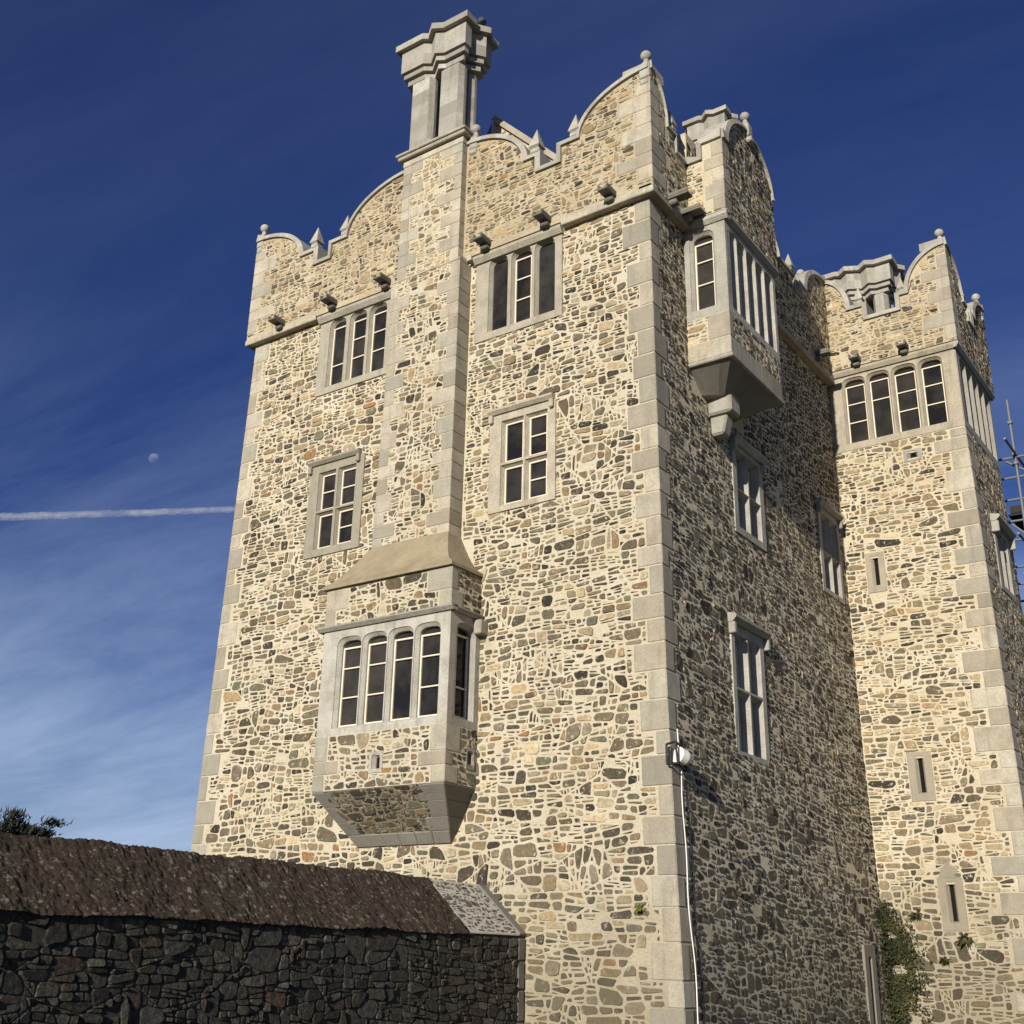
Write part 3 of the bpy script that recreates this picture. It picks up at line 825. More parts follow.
PX0, PX1 = -8.17, 0.07
frontprof = ell(-8.17, -6.98, ZL, ZA) + [(-6.62, ZL), (-6.62, ZC), (-6.20, ZC), (-6.20, ZL), (-5.88, ZL)] + ell(-4.50, -5.84, ZL, ZA + .06)[::-1] + [(-3.34, ZA + .06)] \
    + ell(-3.30, -2.16, ZL, ZA + .06) + [(-1.93, ZL), (-1.93, ZC), (-1.46, ZC), (-1.46, ZL), (-1.17, ZL)] + ell(PX1 - .004, -1.13, ZL, ZA)[::-1]
def mp_pf(u, v, d): return (u, -0.12 - d, v)
qp = []
rowsP = quoin_rows(Z0 + .16, 13.8, 41, .2, .3)
for z0, z1, k, f in rowsP: qp += [(-8.3, -8.17 + (.5 if k else .25) * f, z0, z1), (PX1 - (.5 if k else .25) * f, .3, z0, z1)]
PF = parapet(frontprof, mp_pf, Z0, .42, qp + [(-4.56, -3.27, Z0, 14.2), (-8.3, .3, Z0, Z0 + .09)], 51, [M['mortar_top'], M['stone']], skipcap=((-4.56, -3.30),))
def mp_ps(u, v, d): return (0.07 + d, u, v)
sideprof = ell(-.115, .36, ZL, ZA, 8) + [(.62, ZL), (.62, ZC), (1.02, ZC), (1.02, ZL + .35), (2.95, ZL + .35)] + ell(3.0, 4.55, ZL, ZA) + [(5.2, ZL), (5.2, ZC), (5.55, ZC), (5.55, ZL), (5.75, ZL)] + ell(6.9, 5.8, ZL, ZA)[::-1]
qs = []
for z0, z1, k, f in rowsP: qs += [(-.3, -.12 + (.25 if k else .5) * f, z0, z1)]
parapet(sideprof, mp_ps, Z0, .42, qs, 52, [M['mortar_side'], M['stone_side']], pal=PAL_MAIN + PAL_WASH, asp=1.7, skipcap=((1.02, 2.97),))
# corner blocks of the parapet and string course
mb = MB(); mbl2 = MB()
for z0, z1, k, f in rowsP:
    w, s = (.5 if k else .25) * f, (.25 if k else .5) * f
    mbl2.block(XYZ, -8.178, -8.17 + w - G, -.128, .2, z0 + .004, min(z1, 13.75) - .004, 0, limestone(1.05), .008)
    if k: mb.block(XYZ, PX1 - w + G, PX1 + .008, -.128, -.12 + s - G, z0 + .004, z1 - .004, 0, limestone(1.05), .008)
    else: mb.block(XYZ, PX1 - w + G, PX1 + .008, -.128, -.12 + min(s, .42) - G, z0 + .004, z1 - .004, 0, limestone(1.05), .008)
mb.build('quoins', M['ashlar'], castle); mbl2.build('quoins', M['ashlar'], castle)
def string_course(runs, name='string_course'):
    for mp, a, b, z, pr in runs:
        mb = MB(); n = max(1, int((b - a) / .8))
        for i in range(n):
            p = [(-.10, z - .045), (pr - .01, z - .045), (pr, z - .03), (pr, z + .045), (pr - .05, z + .10), (-.10, z + .10)]
            mb.prism([(lambda t, d=d, zz=zz: mp(t, zz, d)) for d, zz in p], a + (b - a) * i / n + (.002 if i else 0), a + (b - a) * (i + 1) / n - (.002 if i < n - 1 else 0), 0, limestone())
        mb.build(name, M['ashlar'], castle)
string_course([(lambda u, v, d: (u, -.0 - d, v), -8.18, -6.45, 11.86, .135), (lambda u, v, d: (u, -d, v), -1.46, .08, 11.86, .135), (lambda u, v, d: (u, -d, v), -3.21, -3.12, 11.86, .135),
               (lambda u, v, d: (-.05 + d, u, v), -.12, 1.02, 11.855, .135), (lambda u, v, d: (-.05 + d, u, v), 2.92, 7.0, 11.855, .135)])

# --- finials
def spike(x, y, z, s=1.0, label=None):
    mb = MB(); t = greystone(1.05)
    mb.block(XYZ, x - .085 * s, x + .085 * s, y - .085 * s, y + .085 * s, z, z + .1 * s, 0, t, .02)
    b = z + .1 * s
    P = [(x - .10 * s, y - .10 * s, b + .03), (x + .10 * s, y - .10 * s, b + .03), (x + .10 * s, y + .10 * s, b + .03), (x - .10 * s, y + .10 * s, b + .03)]
    Q = [(x - .06 * s, y - .06 * s, b), (x + .06 * s, y - .06 * s, b), (x + .06 * s, y + .06 * s, b), (x - .06 * s, y + .06 * s, b)]
    for i in range(4):
        mb.face([Q[i], Q[(i + 1) % 4], P[(i + 1) % 4], P[i]], 0, t); mb.face([P[i], P[(i + 1) % 4], (x, y, z + .50 * s)], 0, t)
    return mb.build('spike_finial', M['ashlar'], castle)
def ball_finial(x, y, z, face, s=1.0):
    """ball on a stepped pedestal, with a pendant bracket on the outer face"""
    mb = MB(); t = greystone(1.05)
    mb.block(XYZ, x - .085 * s, x + .085 * s, y - .085 * s, y + .085 * s, z - .12 * s, z + .14 * s, 0, t, .015)
    mb.block(XYZ, x - .06 * s, x + .06 * s, y - .06 * s, y + .06 * s, z + .141 * s, z + .19 * s, 0, t, .02)
    mb.tube((x, y, z + .19 * s), (x, y, z + .27 * s), .052 * s, .032 * s, 10, 0, t)
    mb.ball((x, y, z + .33 * s), .085 * s, 0, t, 14)
    fx, fy = face
    mb.block(XYZ, x + fx - .075 * s, x + fx + .075 * s, y + fy - .075 * s, y + fy + .075 * s, z - .24 * s, z - .13 * s, 0, t, .02)
    return mb.build('ball_finial', M['ashlar'], castle)
spike(-6.64, -.08, ZL + .07, .95); spike(-5.93, -.08, ZL + .07, .9); spike(-1.945, -.08, ZL + .07, 1.0); spike(-1.23, -.08, ZL + .07, .92)
spike(.03, .58, ZL + .07, .85); spike(.03, 5.18, ZL + .07, .85)
ball_finial(-.01, -.06, 13.96, (0, -.01)); ball_finial(-8.10, -.05, 13.99, (0, -.01)); ball_finial(-3.17, -.06, 14.06, (0, -.02), .95); ball_finial(-4.65, -.05, 14.0, (0, -.02), .8)
ball_finial(-.04, 5.95, 13.45, (.0, 0), .9)

# --- water spouts (projecting stone gutters)
def spout(mp, u, z, L=.27):
    mb = MB(); t = tuple(q * .42 for q in greystone())
    mb.block(mp, u - .085, u + .085, z - .045, z - .01, 0.0, L, 0, t, .008)
    mb.block(mp, u - .085, u - .055, z - .009, z + .05, 0.0, L, 0, t, .008)
    mb.block(mp, u + .055, u + .085, z - .009, z + .05, 0.0, L, 0, t, .008)
    mb.block(mp, u - .065, u + .065, z - .13, z - .046, -.02, L * .4, 0, t, .02)
    return mb.build('water_spout', M['ashlar'], castle)
for x in (-7.29, -6.05, -4.86, -2.83, -1.72, -.60): spout(lambda u, v, d: (u, -.12 - d, v), x, 11.99)
spout(lambda u, v, d: (.07 + d, u, v), .42, 11.99, .32); spout(lambda u, v, d: (.07 + d, u, v), .86, 11.99, .30)
spout(lambda u, v, d: (.07 + d, u, v), 3.75, 12.05); spout(lambda u, v, d: (.07 + d, u, v), 6.1, 12.05)

# --- gabled roof behind the parapet
mb = MB()
gy = 1.2
for (x0, z0), (x1, z1) in (((-3.78, 15.68), (-2.2, 13.98)),):
    d = Vector((x1 - x0, z1 - z0)).normalized(); nx, nz = -d.y, d.x
    mb.faces([(x0, gy - .06, z0), (x1, gy - .06, z1), (x1 + nx * .1, gy - .06, z1 + nz * .1), (x0 + nx * .1, gy - .06, z0 + nz * .1), (x0, gy + .35, z0), (x1, gy + .35, z1), (x1 + nx * .1, gy + .35, z1 + nz * .1), (x0 + nx * .1, gy + .35, z0 + nz * .1)],
             [(0, 1, 2, 3), (4, 5, 6, 7), (0, 1, 5, 4), (3, 2, 6, 7), (0, 3, 7, 4), (1, 2, 6, 5)], 1, limestone(1.15))
mb.face([(-3.78, gy, 12.2), (-2.2, gy, 12.2), (-2.2, gy, 13.98), (-3.78, gy, 15.68)], 0)
lay(mb, masonry(-3.78, -2.2, 13.2, 15.6, [], 61, top=lambda u: 15.68 - (u + 3.78) * 1.076), lambda u, v, d: (u, gy - d, v), PAL_WASH, 62, mi=2)
mb.face([(-2.2, gy + .3, 13.9), (-2.2, 8.5, 13.9), (-3.78, 8.5, 15.6), (-3.78, gy + .3, 15.6)], 3)
mb.face([(-3.80, gy, 12.2), (-3.80, gy, 15.68), (-4.6, gy + .5, 15.4), (-4.6, gy + .5, 12.2)], 3)
mb.face([(-5.4, gy + .3, 13.9), (-5.4, 8.5, 13.9), (-3.78, 8.5, 15.6), (-3.78, gy + .3, 15.6)], 3)
mb.build('roof', [M['mortar'], M['ashlar'], M['stone'], M['lead']], castle)

# ------------------------------------------------------------------ oriel on the front wall
OX0, OX1, OY = -5.11, -2.82, -.67
oriel = MB()
def mp_of(u, v, d): return (u, OY - d, v)
def mp_or(u, v, d): return (OX1 + d, u, v)
def mp_ol(u, v, d): return (OX0 - d, u, v)
def oriel_apron(mb, z0, z1, seed, holes_f=(), holes_r=()):
    rows = quoin_rows(z0, z1, seed, .18, .3)
    bf, br = [], []
    for a, b, k, f in rows:
        bf += [(OX0 - .1, OX0 + (.38 if k else .2) * f, a, b), (OX1 - (.38 if k else .22) * f, OX1 + .1, a, b)]
        br += [(OY - .1, OY + (.12 if k else .25) * f, a, b)]
    sheet(mb, mp_of, OX0, OX1, z0, z1, holes_f); sheet(mb, mp_or, OY, 0, z0, z1, holes_r); sheet(mb, mp_ol, OY, 0, z0, z1)
    lay(mb, masonry(OX0, OX1, z0, z1, bf + list(holes_f), seed, big=lambda v: .5), mp_of, PAL_MAIN, seed + 1)
    lay(mb, masonry(OY, 0, z0, z1, br + list(holes_r), seed + 2, big=lambda v: .2), mp_or, PAL_MAIN, seed + 3)
    for a, b, k, f in rows:
        mb.block(XYZ, OX1 - (.38 if k else .22) * f + G, OX1 + .008, OY - .008, OY + (.12 if k else .25) * f - G, a + .004, b - .004, 2, limestone(.95), .008)
        mb.block(XYZ, OX0 - .008, OX0 + (.38 if k else .2) * f - G, OY - .008, OY + (.12 if k else .25) * f - G, a + .004, b - .004, 2, limestone(.95), .008)
VENT_F, VENT_R = (-4.10, -3.86, 3.90, 4.18), (-.24, -.06, 3.93, 4.20)
oriel_apron(oriel, 3.71, 4.455, 71, [inset(VENT_F, .05)], [inset(VENT_R, .045)])
upper = MB(); oriel_apron(upper, 6.03, 6.58, 75)
ori = oriel.build('oriel_window', [M['mortar'], M['stone'], M['ashlar']], castle)
upper.build('apron', [M['mortar'], M['stone'], M['ashlar']], ori)
ori["label"] = "low oriel with four arched lights on the sunlit front"
window(ori, mp_of, VENT_F, [(-4.02, -3.94, 3.96, 4.11, .06)], [None], casement=False, proud=.012, name='vent')
window(ori, mp_or, VENT_R, [(-.185, -.115, 3.98, 4.13, .05)], [None], casement=False, proud=.012, name='vent')
# glazed storey
def oriel_storey(parent, mpf, outer, lights, bars, proud=0.0, e=.045, dstep=-.06):
    mb = MB(); plate(mb, mpf, outer, lights, proud, -.16, e, dstep, tint=greystone(1.05))
    s = mb.build('window_frame', M['ashlar'], parent)
    pn = MB()
    for l in lights: pn.block(mpf, l[0] - .01, l[1] + .01, l[2] - .01, l[3] + .01, -.13, -.118, 0, R.choice(((0, 0, 0), (.004, .004, .004), (.014, .012, .009))), ch=.001)
    pn.build('pane', M['glass'], parent)
    cs = MB(); t = .026
    for l, br in zip(lights, bars):
        u0, u1, v0, v1, rise = l; vt = v1 - rise * .85
        blk = lambda a, b, c, d: cs.block(mpf, a, b, c, d, -.116, -.085, 0, ch=.004)
        blk(u0, u0 + t, v0 + t, vt - t); blk(u1 - t, u1, v0 + t, vt - t); blk(u0, u1, v0, v0 + t); blk(u0, u1, vt - t, vt)
        for f in br:
            vv = v0 + (vt - v0) * f; blk(u0 + t, u1 - t, vv - t * .4, vv + t * .4)
    cs.build('casement', M['casement'], parent)
    return s
oriel_storey(ori, mp_of, (OX0, OX1, 4.455, 5.96), [(a, b, 4.58, 5.80, .11) for a, b in ((-4.79, -4.43), (-4.32, -3.96), (-3.85, -3.49), (-3.38, -3.02))], [(.36, .73), (.36, .73), (.74,), (.36, .73)])
oriel_storey(ori, mp_or, (OY + .003, -.0, 4.455, 5.96), [(-.49, -.15, 4.58, 5.80, .11)], [(.36,)], .003)
oriel_storey(ori, mp_ol, (OY + .003, -.0, 4.455, 5.96), [(-.49, -.15, 4.58, 5.80, .11)], [(.36,)], .003)
# hood string round the oriel
mb = MB(); t_ = greystone(1.0)
prof = [(-.05, 5.955), (.03, 5.955), (.075, 6.0), (.075, 6.02), (-.0, 6.05), (-.05, 6.05)]
mb.prism([(lambda t, d=d, z=z: (t, OY - d, z)) for d, z in prof], OX0 - .09, OX1 + .075, 0, t_)
mb.prism([(lambda t, d=d, z=z: (OX1 + d, t, z)) for d, z in prof], OY - .02, .0, 0, t_)
mb.prism([(lambda t, d=d, z=z: (OX0 - d, t, z)) for d, z in prof], OY - .02, .0, 0, t_)
mb.block(XYZ, OX1 + .0, OX1 + .13, -.17, .0, 5.74, 5.94, 0, limestone(1.1), .015)
mb.build('hood_mould', M['ashlar'], ori)
# hipped roof of the oriel, slightly concave
mb = MB()
ringb = [[(-5.17, 0, 6.585), (-5.17, -.73, 6.585), (-2.785, -.73, 6.585), (-2.785, 0, 6.585)]]
for k in range(1, 9):
    t = k / 8.0; e = t ** 0.72 * .75 + t * .25
    x0 = -5.17 + (5.17 - 4.66) * e; x1 = -2.785 - (3.225 - 2.785) * (t ** .62); y = -.73 + (.73 - .292) * e; z = 6.63 + (7.28 - 6.63) * t
    ringb.append([(x0, 0, z), (x0, y, z), (x1, y, z), (x1, 0, z)])
ringb.insert(1, [(-5.17, 0, 6.63), (-5.17, -.73, 6.63), (-2.785, -.73, 6.63), (-2.785, 0, 6.63)])
for A, B in zip(ringb, ringb[1:]):
    for i in range(3): mb.face([A[i], A[i + 1], B[i + 1], B[i]], 0)
mb.face(ringb[0][::-1], 0); mb.face(ringb[-1], 0)
mb.build('oriel_roof', M['render'], ori)
# corbelled base
mb = MB()
TB = [(OX0, 0.0, 3.708), (OX0, OY, 3.708), (OX1, OY, 3.708), (OX1, 0.0, 3.708)]
BB = [(-4.83, 0.0, 3.03), (-4.80, -.02, 3.03), (-3.17, -.02, 3.03), (-3.17, 0.0, 3.03)]
def mp_cf(u, v, d):                                       # u,v in 0..1 over the sloping face
    p = Vector(BB[1]).lerp(Vector(BB[2]), u).lerp(Vector(TB[1]).lerp(Vector(TB[2]), u), v)
    return (p.x, p.y - d * .72, p.z - d * .7)
def mp_cr(u, v, d):
    p = Vector(BB[2]).lerp(Vector(BB[3]), u).lerp(Vector(TB[2]).lerp(Vector(TB[3]), u), v)
    return (p.x + d * .85, p.y, p.z - d * .5)
sheet(mb, mp_cf, 0, 1, 0, 1); sheet(mb, mp_cr, 0, 1, 0, 1)
mb.face([TB[0], TB[1], BB[1], BB[0]], 0); mb.face(TB, 0)
sc_ = 2.0
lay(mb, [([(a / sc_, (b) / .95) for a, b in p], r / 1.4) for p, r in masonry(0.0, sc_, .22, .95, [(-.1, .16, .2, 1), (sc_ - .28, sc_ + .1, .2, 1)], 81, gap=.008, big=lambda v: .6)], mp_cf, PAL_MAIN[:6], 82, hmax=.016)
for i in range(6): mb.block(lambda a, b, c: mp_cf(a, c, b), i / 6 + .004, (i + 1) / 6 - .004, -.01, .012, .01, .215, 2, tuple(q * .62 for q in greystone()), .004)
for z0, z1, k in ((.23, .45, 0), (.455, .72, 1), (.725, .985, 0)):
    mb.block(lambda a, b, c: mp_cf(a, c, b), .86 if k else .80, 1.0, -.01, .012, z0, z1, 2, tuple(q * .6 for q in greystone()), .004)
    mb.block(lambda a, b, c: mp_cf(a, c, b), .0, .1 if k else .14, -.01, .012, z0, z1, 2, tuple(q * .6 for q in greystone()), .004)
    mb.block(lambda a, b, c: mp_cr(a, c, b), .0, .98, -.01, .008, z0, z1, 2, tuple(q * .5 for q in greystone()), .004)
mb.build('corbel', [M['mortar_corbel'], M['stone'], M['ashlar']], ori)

# ------------------------------------------------------------------ turret oriel high on the shaded side
TX, TY0, TY1 = .62, 1.04, 2.86
def mp_tn(u, v, d): return (u, TY0 - d, v)
def mp_tx(u, v, d): return (TX + d, u, v)
def mp_tf(u, v, d): return (u, TY1 + d, v)
tur = MB()
def turret_apron(mb, z0, z1, seed):
    sheet(mb, mp_tn, -.05, TX, z0, z1); sheet(mb, mp_tx, TY0, TY1, z0, z1); sheet(mb, mp_tf, -.05, TX, z0, z1)
    zb = z0 + .28
    lay(mb, masonry(-.05, TX, zb, z1, [(.28, 1, zb, z1 - .12)], seed, asp=2.2, big=lambda v: .1), mp_tn, PAL_WASH, seed + 1)
    lay(mb, masonry(TY0, TY1, zb, z1, [(TY0 - .1, TY0 + .12, zb, z1)], seed + 2, big=lambda v: .1), mp_tx, PAL_MAIN, seed + 3, hmax=.012)
    mb.block(XYZ, .29, TX + .008, TY0 - .008, TY0 + .12, zb + .004, z1 - .005, 2, limestone(), .01)
    mb.block(XYZ, -.05, .34, TY0 - .010, TY0 + .1, z0, zb - .004, 2, limestone(), .01)
    mb.block(XYZ, .345, TX + .010, TY0 - .010, TY0 + .25, z0, zb - .004, 2, limestone(), .01)
    for i in range(4): mb.block(XYZ, TX - .2, TX + .010, TY0 + .255 + i * .39, TY0 + .64 + i * .39, z0, zb - .004, 2, limestone(.9), .01)
turret_apron(tur, 9.60, 10.285, 91)
turo = tur.build('turret_oriel', [M['mortar_side'], M['stone_side'], M['ashlar']], castle)
turo["label"] = "high oriel turret on corbels on the shaded side"
oriel_storey(turo, mp_tn, (-.04, TX, 10.285, 11.82), [(.09, .40, 10.45, 11.68, .12)], [(.38, .72)])
oriel_storey(turo, mp_tx, (TY0 + .003, TY1, 10.285, 11.82), [(1.16 + i * .335, 1.16 + i * .335 + .225, 10.42, 11.66, .10) for i in range(5)], [(.33, .66)] * 5, .003, .048, -.085)
# head string and turret parapet
mb = MB(); t_ = greystone(1.0)
prof = [(-.06, 11.80), (.02, 11.80), (.07, 11.86), (.07, 11.90), (.02, 11.96), (-.06, 11.96)]
mb.prism([(lambda t, d=d, z=z: (t, TY0 - d, z)) for d, z in prof], -.02, TX + .07, 0, t_)
mb.prism([(lambda t, d=d, z=z: (TX + d, t, z)) for d, z in prof], TY0 - .02, TY1 + .06, 0, greystone(.95))
mb.build('hood_mould', M['ashlar'], turo)
def sub_parapet(prof, mp, z0, th, quo, seed, pal, skip=()):
    p = parapet(prof, mp, z0, th, quo, seed, [M['mortar_side'], M['stone_side']], pal=pal, asp=1.9, skipcap=skip)
    return p
TP = TX + .045
tq = [(a, b) for a, b, k, f in quoin_rows(11.96, 13.2, 95, .18, .26)]
sub_parapet([(.065, ZC), (.34, ZC), (.34, ZL - .02), (TP - .004, ZL - .02)], lambda u, v, d: (u, 1.0 - d, v), 11.95, .40, [(.34, 1, 12, 13.3)], 96, PAL_WASH)
sidep = [(1.005, ZL - .02), (1.17, ZL - .02)] + [(2.02 - .85 * math.cos(t), ZL - .02 + .74 * math.sin(t)) for t in [math.pi * i / 18 for i in range(19)]] + [(2.92, ZL - .02)]
sub_parapet(sidep, lambda u, v, d: (TP + d, u, v), 11.95, .35, [(.9, 1.12, 11.9, 13.2)], 97, PAL_MAIN)
mb = MB()
for i, (a, b) in enumerate(tq):
    mb.block(XYZ, TP - (.30 if i % 2 else .18), TP + .008, .992, 1.0 + (.12 if i % 2 else .24), a + .004, b - .004, 0, limestone(1.05), .008)
mb.build('quoins', M['ashlar'], castle); mb = MB()
mb.face([(.065, 2.92, 11.95), (TP, 2.92, 11.95), (TP, 2.92, ZL - .02), (.065, 2.92, ZL - .02)], 0)
mb.build('wall', M['mortar_side'], castle)
ball_finial(TP - .02, 2.02, 14.0, (.04, 0), .95)
# corbelled underside with console
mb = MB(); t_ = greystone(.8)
mb.block(XYZ, -.05, TX + .03, TY0 - .03, TY1 + .02, 9.535, 9.598, 0, greystone(.95), .015)
T = [(-.05, TY0 + .02, 9.535), (TX - .02, TY0 + .02, 9.535), (TX - .02, TY1 - .02, 9.535), (-.05, TY1 - .02, 9.535)]
Bq = [(-.05, 1.40, 9.26), (.26, 1.55, 9.26), (.26, 2.35, 9.26), (-.05, 2.50, 9.26)]
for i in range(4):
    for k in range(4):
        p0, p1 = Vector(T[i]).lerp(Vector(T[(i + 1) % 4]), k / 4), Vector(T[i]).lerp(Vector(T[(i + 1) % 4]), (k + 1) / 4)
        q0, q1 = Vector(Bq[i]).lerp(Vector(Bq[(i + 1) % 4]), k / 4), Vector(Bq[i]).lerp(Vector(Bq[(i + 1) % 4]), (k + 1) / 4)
        mb.face([p0, p1, q1, q0], 0, greystone(.5))  # sloping soffit faces tinted darker, underside shade painted into the stone
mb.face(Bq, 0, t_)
mb.block(XYZ, -.05, .33, 1.60, 1.93, 9.02, 9.50, 0, greystone(.9), .03)
mb.block(lambda a, b, c: (a * (1 - (9.02 - c) * 1.1), b, c), -.05, .24, 1.66, 1.90, 8.72, 9.018, 0, greystone(.9), .03)
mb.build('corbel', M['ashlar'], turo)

# ------------------------------------------------------------------ the projecting wing
WF = (.05, 2.26, 10.44, 12.06)
slits = [(.36, .68, 7.70, 8.42), (.70, 1.07, 4.14, 4.92), (.93, 1.30, 2.18, 2.96)]
vent_w = (1.20, 1.50, 9.98, 10.20)
wing_holes = [inset(s, .1) for s in slits] + [inset(vent_w, .06)]
qw = [(2.26 - (.50 if k else .26) * f, 3, z0, z1) for z0, z1, k, f in rowsW]
mb = MB()
WT = 10.44
sheet(mb, mp_wing, -.1, 2.26, 0, WT, wing_holes, nu=[.5, 1, 1.5, 2], nv=[1.5, 3, 4.8, 6, 9])
lay(mb, masonry(0.0, 2.26, 0, WT, qw + slits + [vent_w], 101, scale=1.12, asp=2.1, big=lambda v: .8 if v < 5.5 else .2), mp_wing, PAL_MAIN, 102, hmax=.018, palfn=lambda u, v, r: PAL_WASH if r.random() < .4 else PAL_MAIN)
WB = 9.40
WSW = (7.90, 8.95, 7.72, 8.92)
sheet(mb, mp_wside, 7.0, WB, 0, WT, [inset(WSW)], nv=[1.5, 3, 4.8, 6, 9])
qws = [(6.8, 7.0 + (.24 if k else .46) * f, z0, z1) for z0, z1, k, f in rowsW]
lay(mb, masonry(7.0, WB, 0, WT, qws + [inset(WSW)], 103, asp=1.3, gap=.015, big=lambda v: .3), mp_wside, PAL_MAIN, 104, hmax=.012)
mb.face([(0, WB, 0), (2.45, WB, 0), (2.26, WB, WT), (0, WB, WT)], 0); mb.face([(0, 7.0, 12.2), (2.3, 7.0, 12.2), (2.3, WB, 12.2), (0, WB, 12.2)], 0)
ww = mb.build('wall', [M['mortar_wing'], M['stone_wing']], castle)
ww["label"] = "rubble walls of the projecting wing"
mb = MB()
for z0, z1, k, f in rowsW:
    mb.block(lambda a, b, c: (2.26 + .016 * (11.9 - c) + a, b, c), -(.50 if k else .26) * f + G, .010, 6.990, 7.0 + (.24 if k else .46) * f - G, z0 + .005, z1 - .005, 0, limestone(R.uniform(.85, 1.08)), .012)
mb.build('quoins', M['ashlar'], castle)
for s in slits:
    c = (s[0] + s[1]) / 2
    sl = window(castle, mp_wing, s, [(c - .03, c + .035, s[2] + .14, s[3] - .10, 0)], [None], casement=False, name='arrow_slit', proud=.014, tint=limestone(.85))
    if s[3] < 3:
        hd = MB(); hw = .15
        hd.prism([(lambda t, a=a, z=z: mp_wing(a, z, t)) for a, z in [(c - hw, s[3] + .002), (c + hw, s[3] + .002), (c + hw * .8, s[3] + .10), (c + hw * .42, s[3] + .18), (c, s[3] + .22), (c - hw * .42, s[3] + .18), (c - hw * .8, s[3] + .10)]], -.01, .014, 0, limestone(.9))
        hd.build('head_stone', M['ashlar'], sl)
window(castle, mp_wing, vent_w, [(1.30, 1.41, 10.03, 10.14, .08)], [None], casement=False, name='vent', proud=.014)
mpw = lambda u, v, d: (u, 7.0 - d, v)
window(castle, mpw, (-.04, 2.28, 10.44, 12.0), [(a, b, 10.59, 11.86, .14) for a, b in ((.24, .61), (.70, 1.06), (1.16, 1.54), (1.65, 2.01))], [B2, (.66,), B2, B2], proud=.012, hood=(-.02, 2.30, 11.94, 12.08, .09, 0), tint=limestone(), glaze=-.10)
mpws = lambda u, v, d: (2.28 + d, u, v)
window(castle, mpws, (7.0, WB - .03, 10.44, 12.0), [(7.24 + i * .42, 7.24 + i * .42 + .30, 10.62, 11.82, .10) for i in range(5)], [B2] * 5, proud=.012, e=.052, dstep=-.085, hood=(6.92, WB + .08, 11.94, 12.08, .09, 0), glaze=-.12)
window(castle, lambda u, v, d: (2.26 + .016 * 3.6 + d, u, v), WSW, [(8.10, 8.38, 7.84, 8.78, 0), (8.48, 8.76, 7.84, 8.78, 0)], [B1, B1], hood=(7.82, 9.04, 8.92, 9.06, .16, .2))
wp = ell(.0, .46, ZL, ZA - .02) + [(.76, ZL), (.76, ZC), (1.46, ZC), (1.46, ZL), (1.60, ZL)] + ell(2.356, 1.63, ZL, ZA + .05)[::-1]
rq = quoin_rows(12.1, 13.85, 105, .2, .3)
parapet(wp, lambda u, v, d: (u, 6.9 - d, v), 12.06, .40, [(2.36 - (.45 if k else .2) * f, 3, a, b) for a, b, k, f in rq], 106, [M['mortar_top'], M['stone_wing']])
wsp = ell(6.905, 7.72, ZL, ZA + .05) + [(7.95, ZL), (7.95, ZC), (8.3, ZC), (8.3, ZL), (8.5, ZL)] + ell(9.48, 8.52, ZL, ZA - .1)[::-1]
parapet(wsp, lambda u, v, d: (2.36 + d, u, v), 12.06, .40, [(6.8, 7.2, 12, 13.85)], 108, [M['mortar_wing'], M['stone_wing']], pal=PAL_MAIN, asp=1.6)
mb = MB()
for a, b, k, f in rq:
    mb.block(XYZ, 2.36 - (.45 if k else .2) * f + G, 2.368, 6.892, 6.9 + (.2 if k else .36) * f - G, a + .004, b - .004, 0, limestone(1.05), .008)
mb.build('quoins', M['ashlar'], castle)
ball_finial(2.28, 6.98, 14.02, (0, 0)); ball_finial(2.30, 9.36, 13.86, (.02, 0)); spike(.70, 6.95, ZL + .07, .85); spike(1.5, 6.95, ZL + .07, .7); spike(2.31, 7.9, ZL + .07, .85)
ball_finial(.10, 7.05, 13.75, (0, 0), .9)
for x in (.56, 1.44): spout(lambda u, v, d: (u, 6.9 - d, v), x, 12.16, .24)

# ------------------------------------------------------------------ garden wall
gw = empty('garden_wall', (0, 0, 0))
tag(gw, "low dark rubble boundary wall with mossy sloping coping, running up to the castle front", "wall")
GY0 = -16.0
def mp_gw(u, v, d): return (-2.0 + d, u, v)
mb = MB()
sheet(mb, mp_gw, GY0, -.02, 0, 1.915)
lay(mb, masonry(GY0, -.02, 0.0, 1.88, [(-.17, 1, 0, 2)], 111, scale=1.25, asp=1.7, gap=.003, big=lambda v: .5, base=.36), mp_gw, PAL_OLD, 112, hmax=.022)
z = 0.0; rr = random.Random(5)
while z < 1.86:
    h = min(rr.uniform(.2, .36), 1.88 - z)
    mb.block(XYZ, -2.3, -1.985, -.165, -.02, z + .004, z + h - .004, 2, (.13, .122, .105), .015); z += h
mb.face([(-3.26, GY0, 0), (-3.26, 0, 0), (-3.26, 0, 1.9), (-3.26, GY0, 1.9)], 0)
mb.face([(-2.0, GY0, 0), (-3.26, GY0, 0), (-3.26, GY0, 1.9), (-2.63, GY0, 2.48), (-2.0, GY0, 1.9)], 0)
mb.build('wall_face', [M['old_mortar'], M['old_stone'], M['ashlar']], gw)
